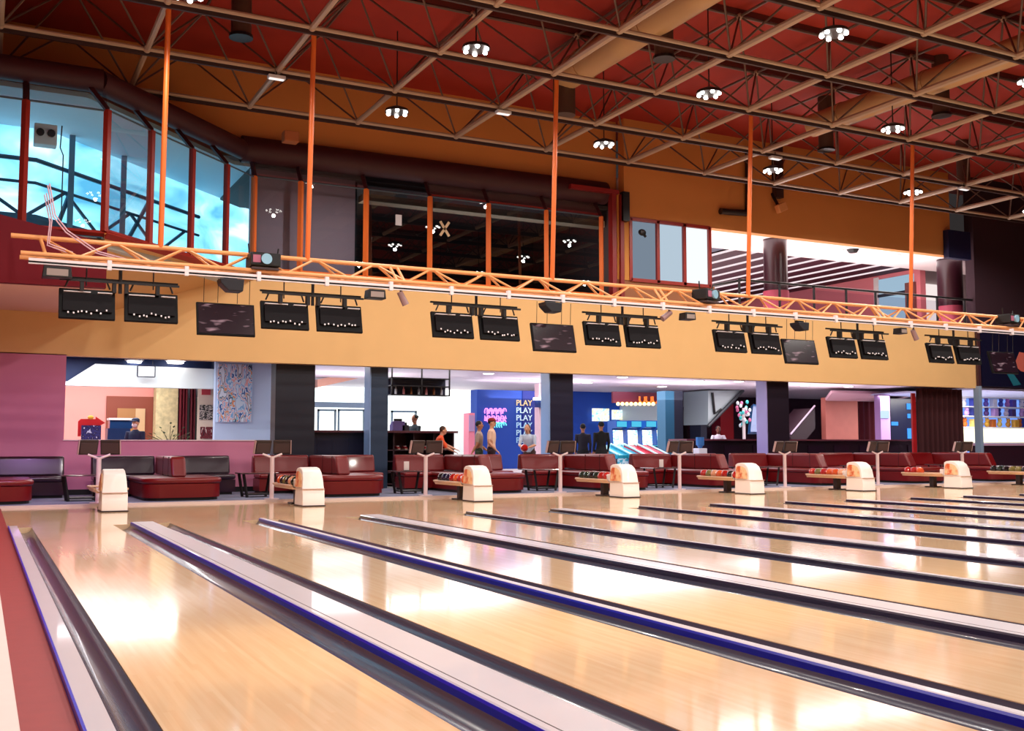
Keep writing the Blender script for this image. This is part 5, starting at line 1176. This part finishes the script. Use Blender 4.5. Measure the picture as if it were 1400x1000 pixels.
y0_, y1_ = 29.2, 31.0
MB().span((XR - .03, y0_, 5.4), (XR, y1_, 7.95)).make('window', glow('shop_blue', (180, 212, 236), .75), sh); MB().span((XR - .12, y0_, 7.2), (XR, y1_, 7.32)).make('shelf', M_navy, sh); MB().span((XR - .06, y1_, 5.4), (XR, y1_ + .25, 8.05)).make('frame', M_white, sh); MB().span((XR - .14, y0_ - .1, 5.4), (XR, y0_ + .35, 7.6)).make('side_post', mat('shop_brown', (120, 70, 66), .5), sh); settle(sh)
tag(MB().span((XR + .9, 30.40, 5.3), (XR + 4.2, 30.49, 7.85)).make('shopfront', glow('shop_white', (255, 240, 236), .95)), 'bright white shop front in the upper mall next to the second dark column', 'shop front')
for px0, px1, nm in ((1048, 1073, 'near the sloping canopy'), (1287, 1310, 'next to the dark plum end wall')):
    xa, xb = at(px0, 380, 26.6).x, at(px1, 380, 26.6).x; t = thing('round_column', ((xa + xb) / 2, 26.6, 5.3), 'dark maroon round column on the upper balcony ' + nm, 'column', 'balcony columns'); MB().tube([(0, 0, 0), (0, 0, 2.75)], (xb - xa) / 2, 24).make('shaft', mat('column_maroon', (44, 12, 22), .3), t, smooth=True); MB().tube([(0, 0, .0), (0, 0, .95)], (xb - xa) / 2 + .03, 24).make('base_wrap', mat('wrap_pink', (150, 60, 76), .4), t, smooth=True)
rlg = thing('balcony_rail', (0, 0, 0), 'glass balcony railing with black handrail along the upper mall', 'railing')
pts = [at(972, 391, YW + .9), at(1014, 383, YW + .12), at(1345, 412, YW + .12)]
MB().tube(pts, .04, 8).make('handrail', M_black, rlg)
for px in (1011, 1022, 1066, 1113, 1157, 1197, 1241, 1281, 1318):
    xx = at(px, 410, YW + .12).x; MB().span((xx - .025, YW + .09, 5.3), (xx + .025, YW + .15, 6.27)).make('post', M_blackm, rlg)
MB().quad((at(1014, 400, YW).x, YW + .12, 5.4), (31.1, YW + .12, 5.4), (31.1, YW + .12, 6.12), (at(1014, 400, YW).x, YW + .12, 6.12)).make('glass_panel', glass('rail_glass', (236, 232, 240), .03), rlg); settle(rlg)

tag(slab_px('wall_box', 1297, 318, 1327, 352, 24.75, .22, mat('box_night_blue', (12, 18, 60), .5)), 'dark night blue box fixed where the upper wall meets the plum end wall', 'box')
# ------------------------------------------------------------------ light the room has
# violet floodlight on the parapet washing the corner by the lobby
l = bpy.data.lights.new('parapet_flood', 'SPOT'); l.energy = 270; l.color = (.72, .36, 1.0); l.spot_size = R(80); l.spot_blend = 1; l.shadow_soft_size = .2
o = bpy.data.objects.new('parapet_flood', l); COL.objects.link(o); o.location = at(78, 380, YT - .05) + Vector((0, .42, 0)); o.rotation_euler = (R(48), 0, R(-4))
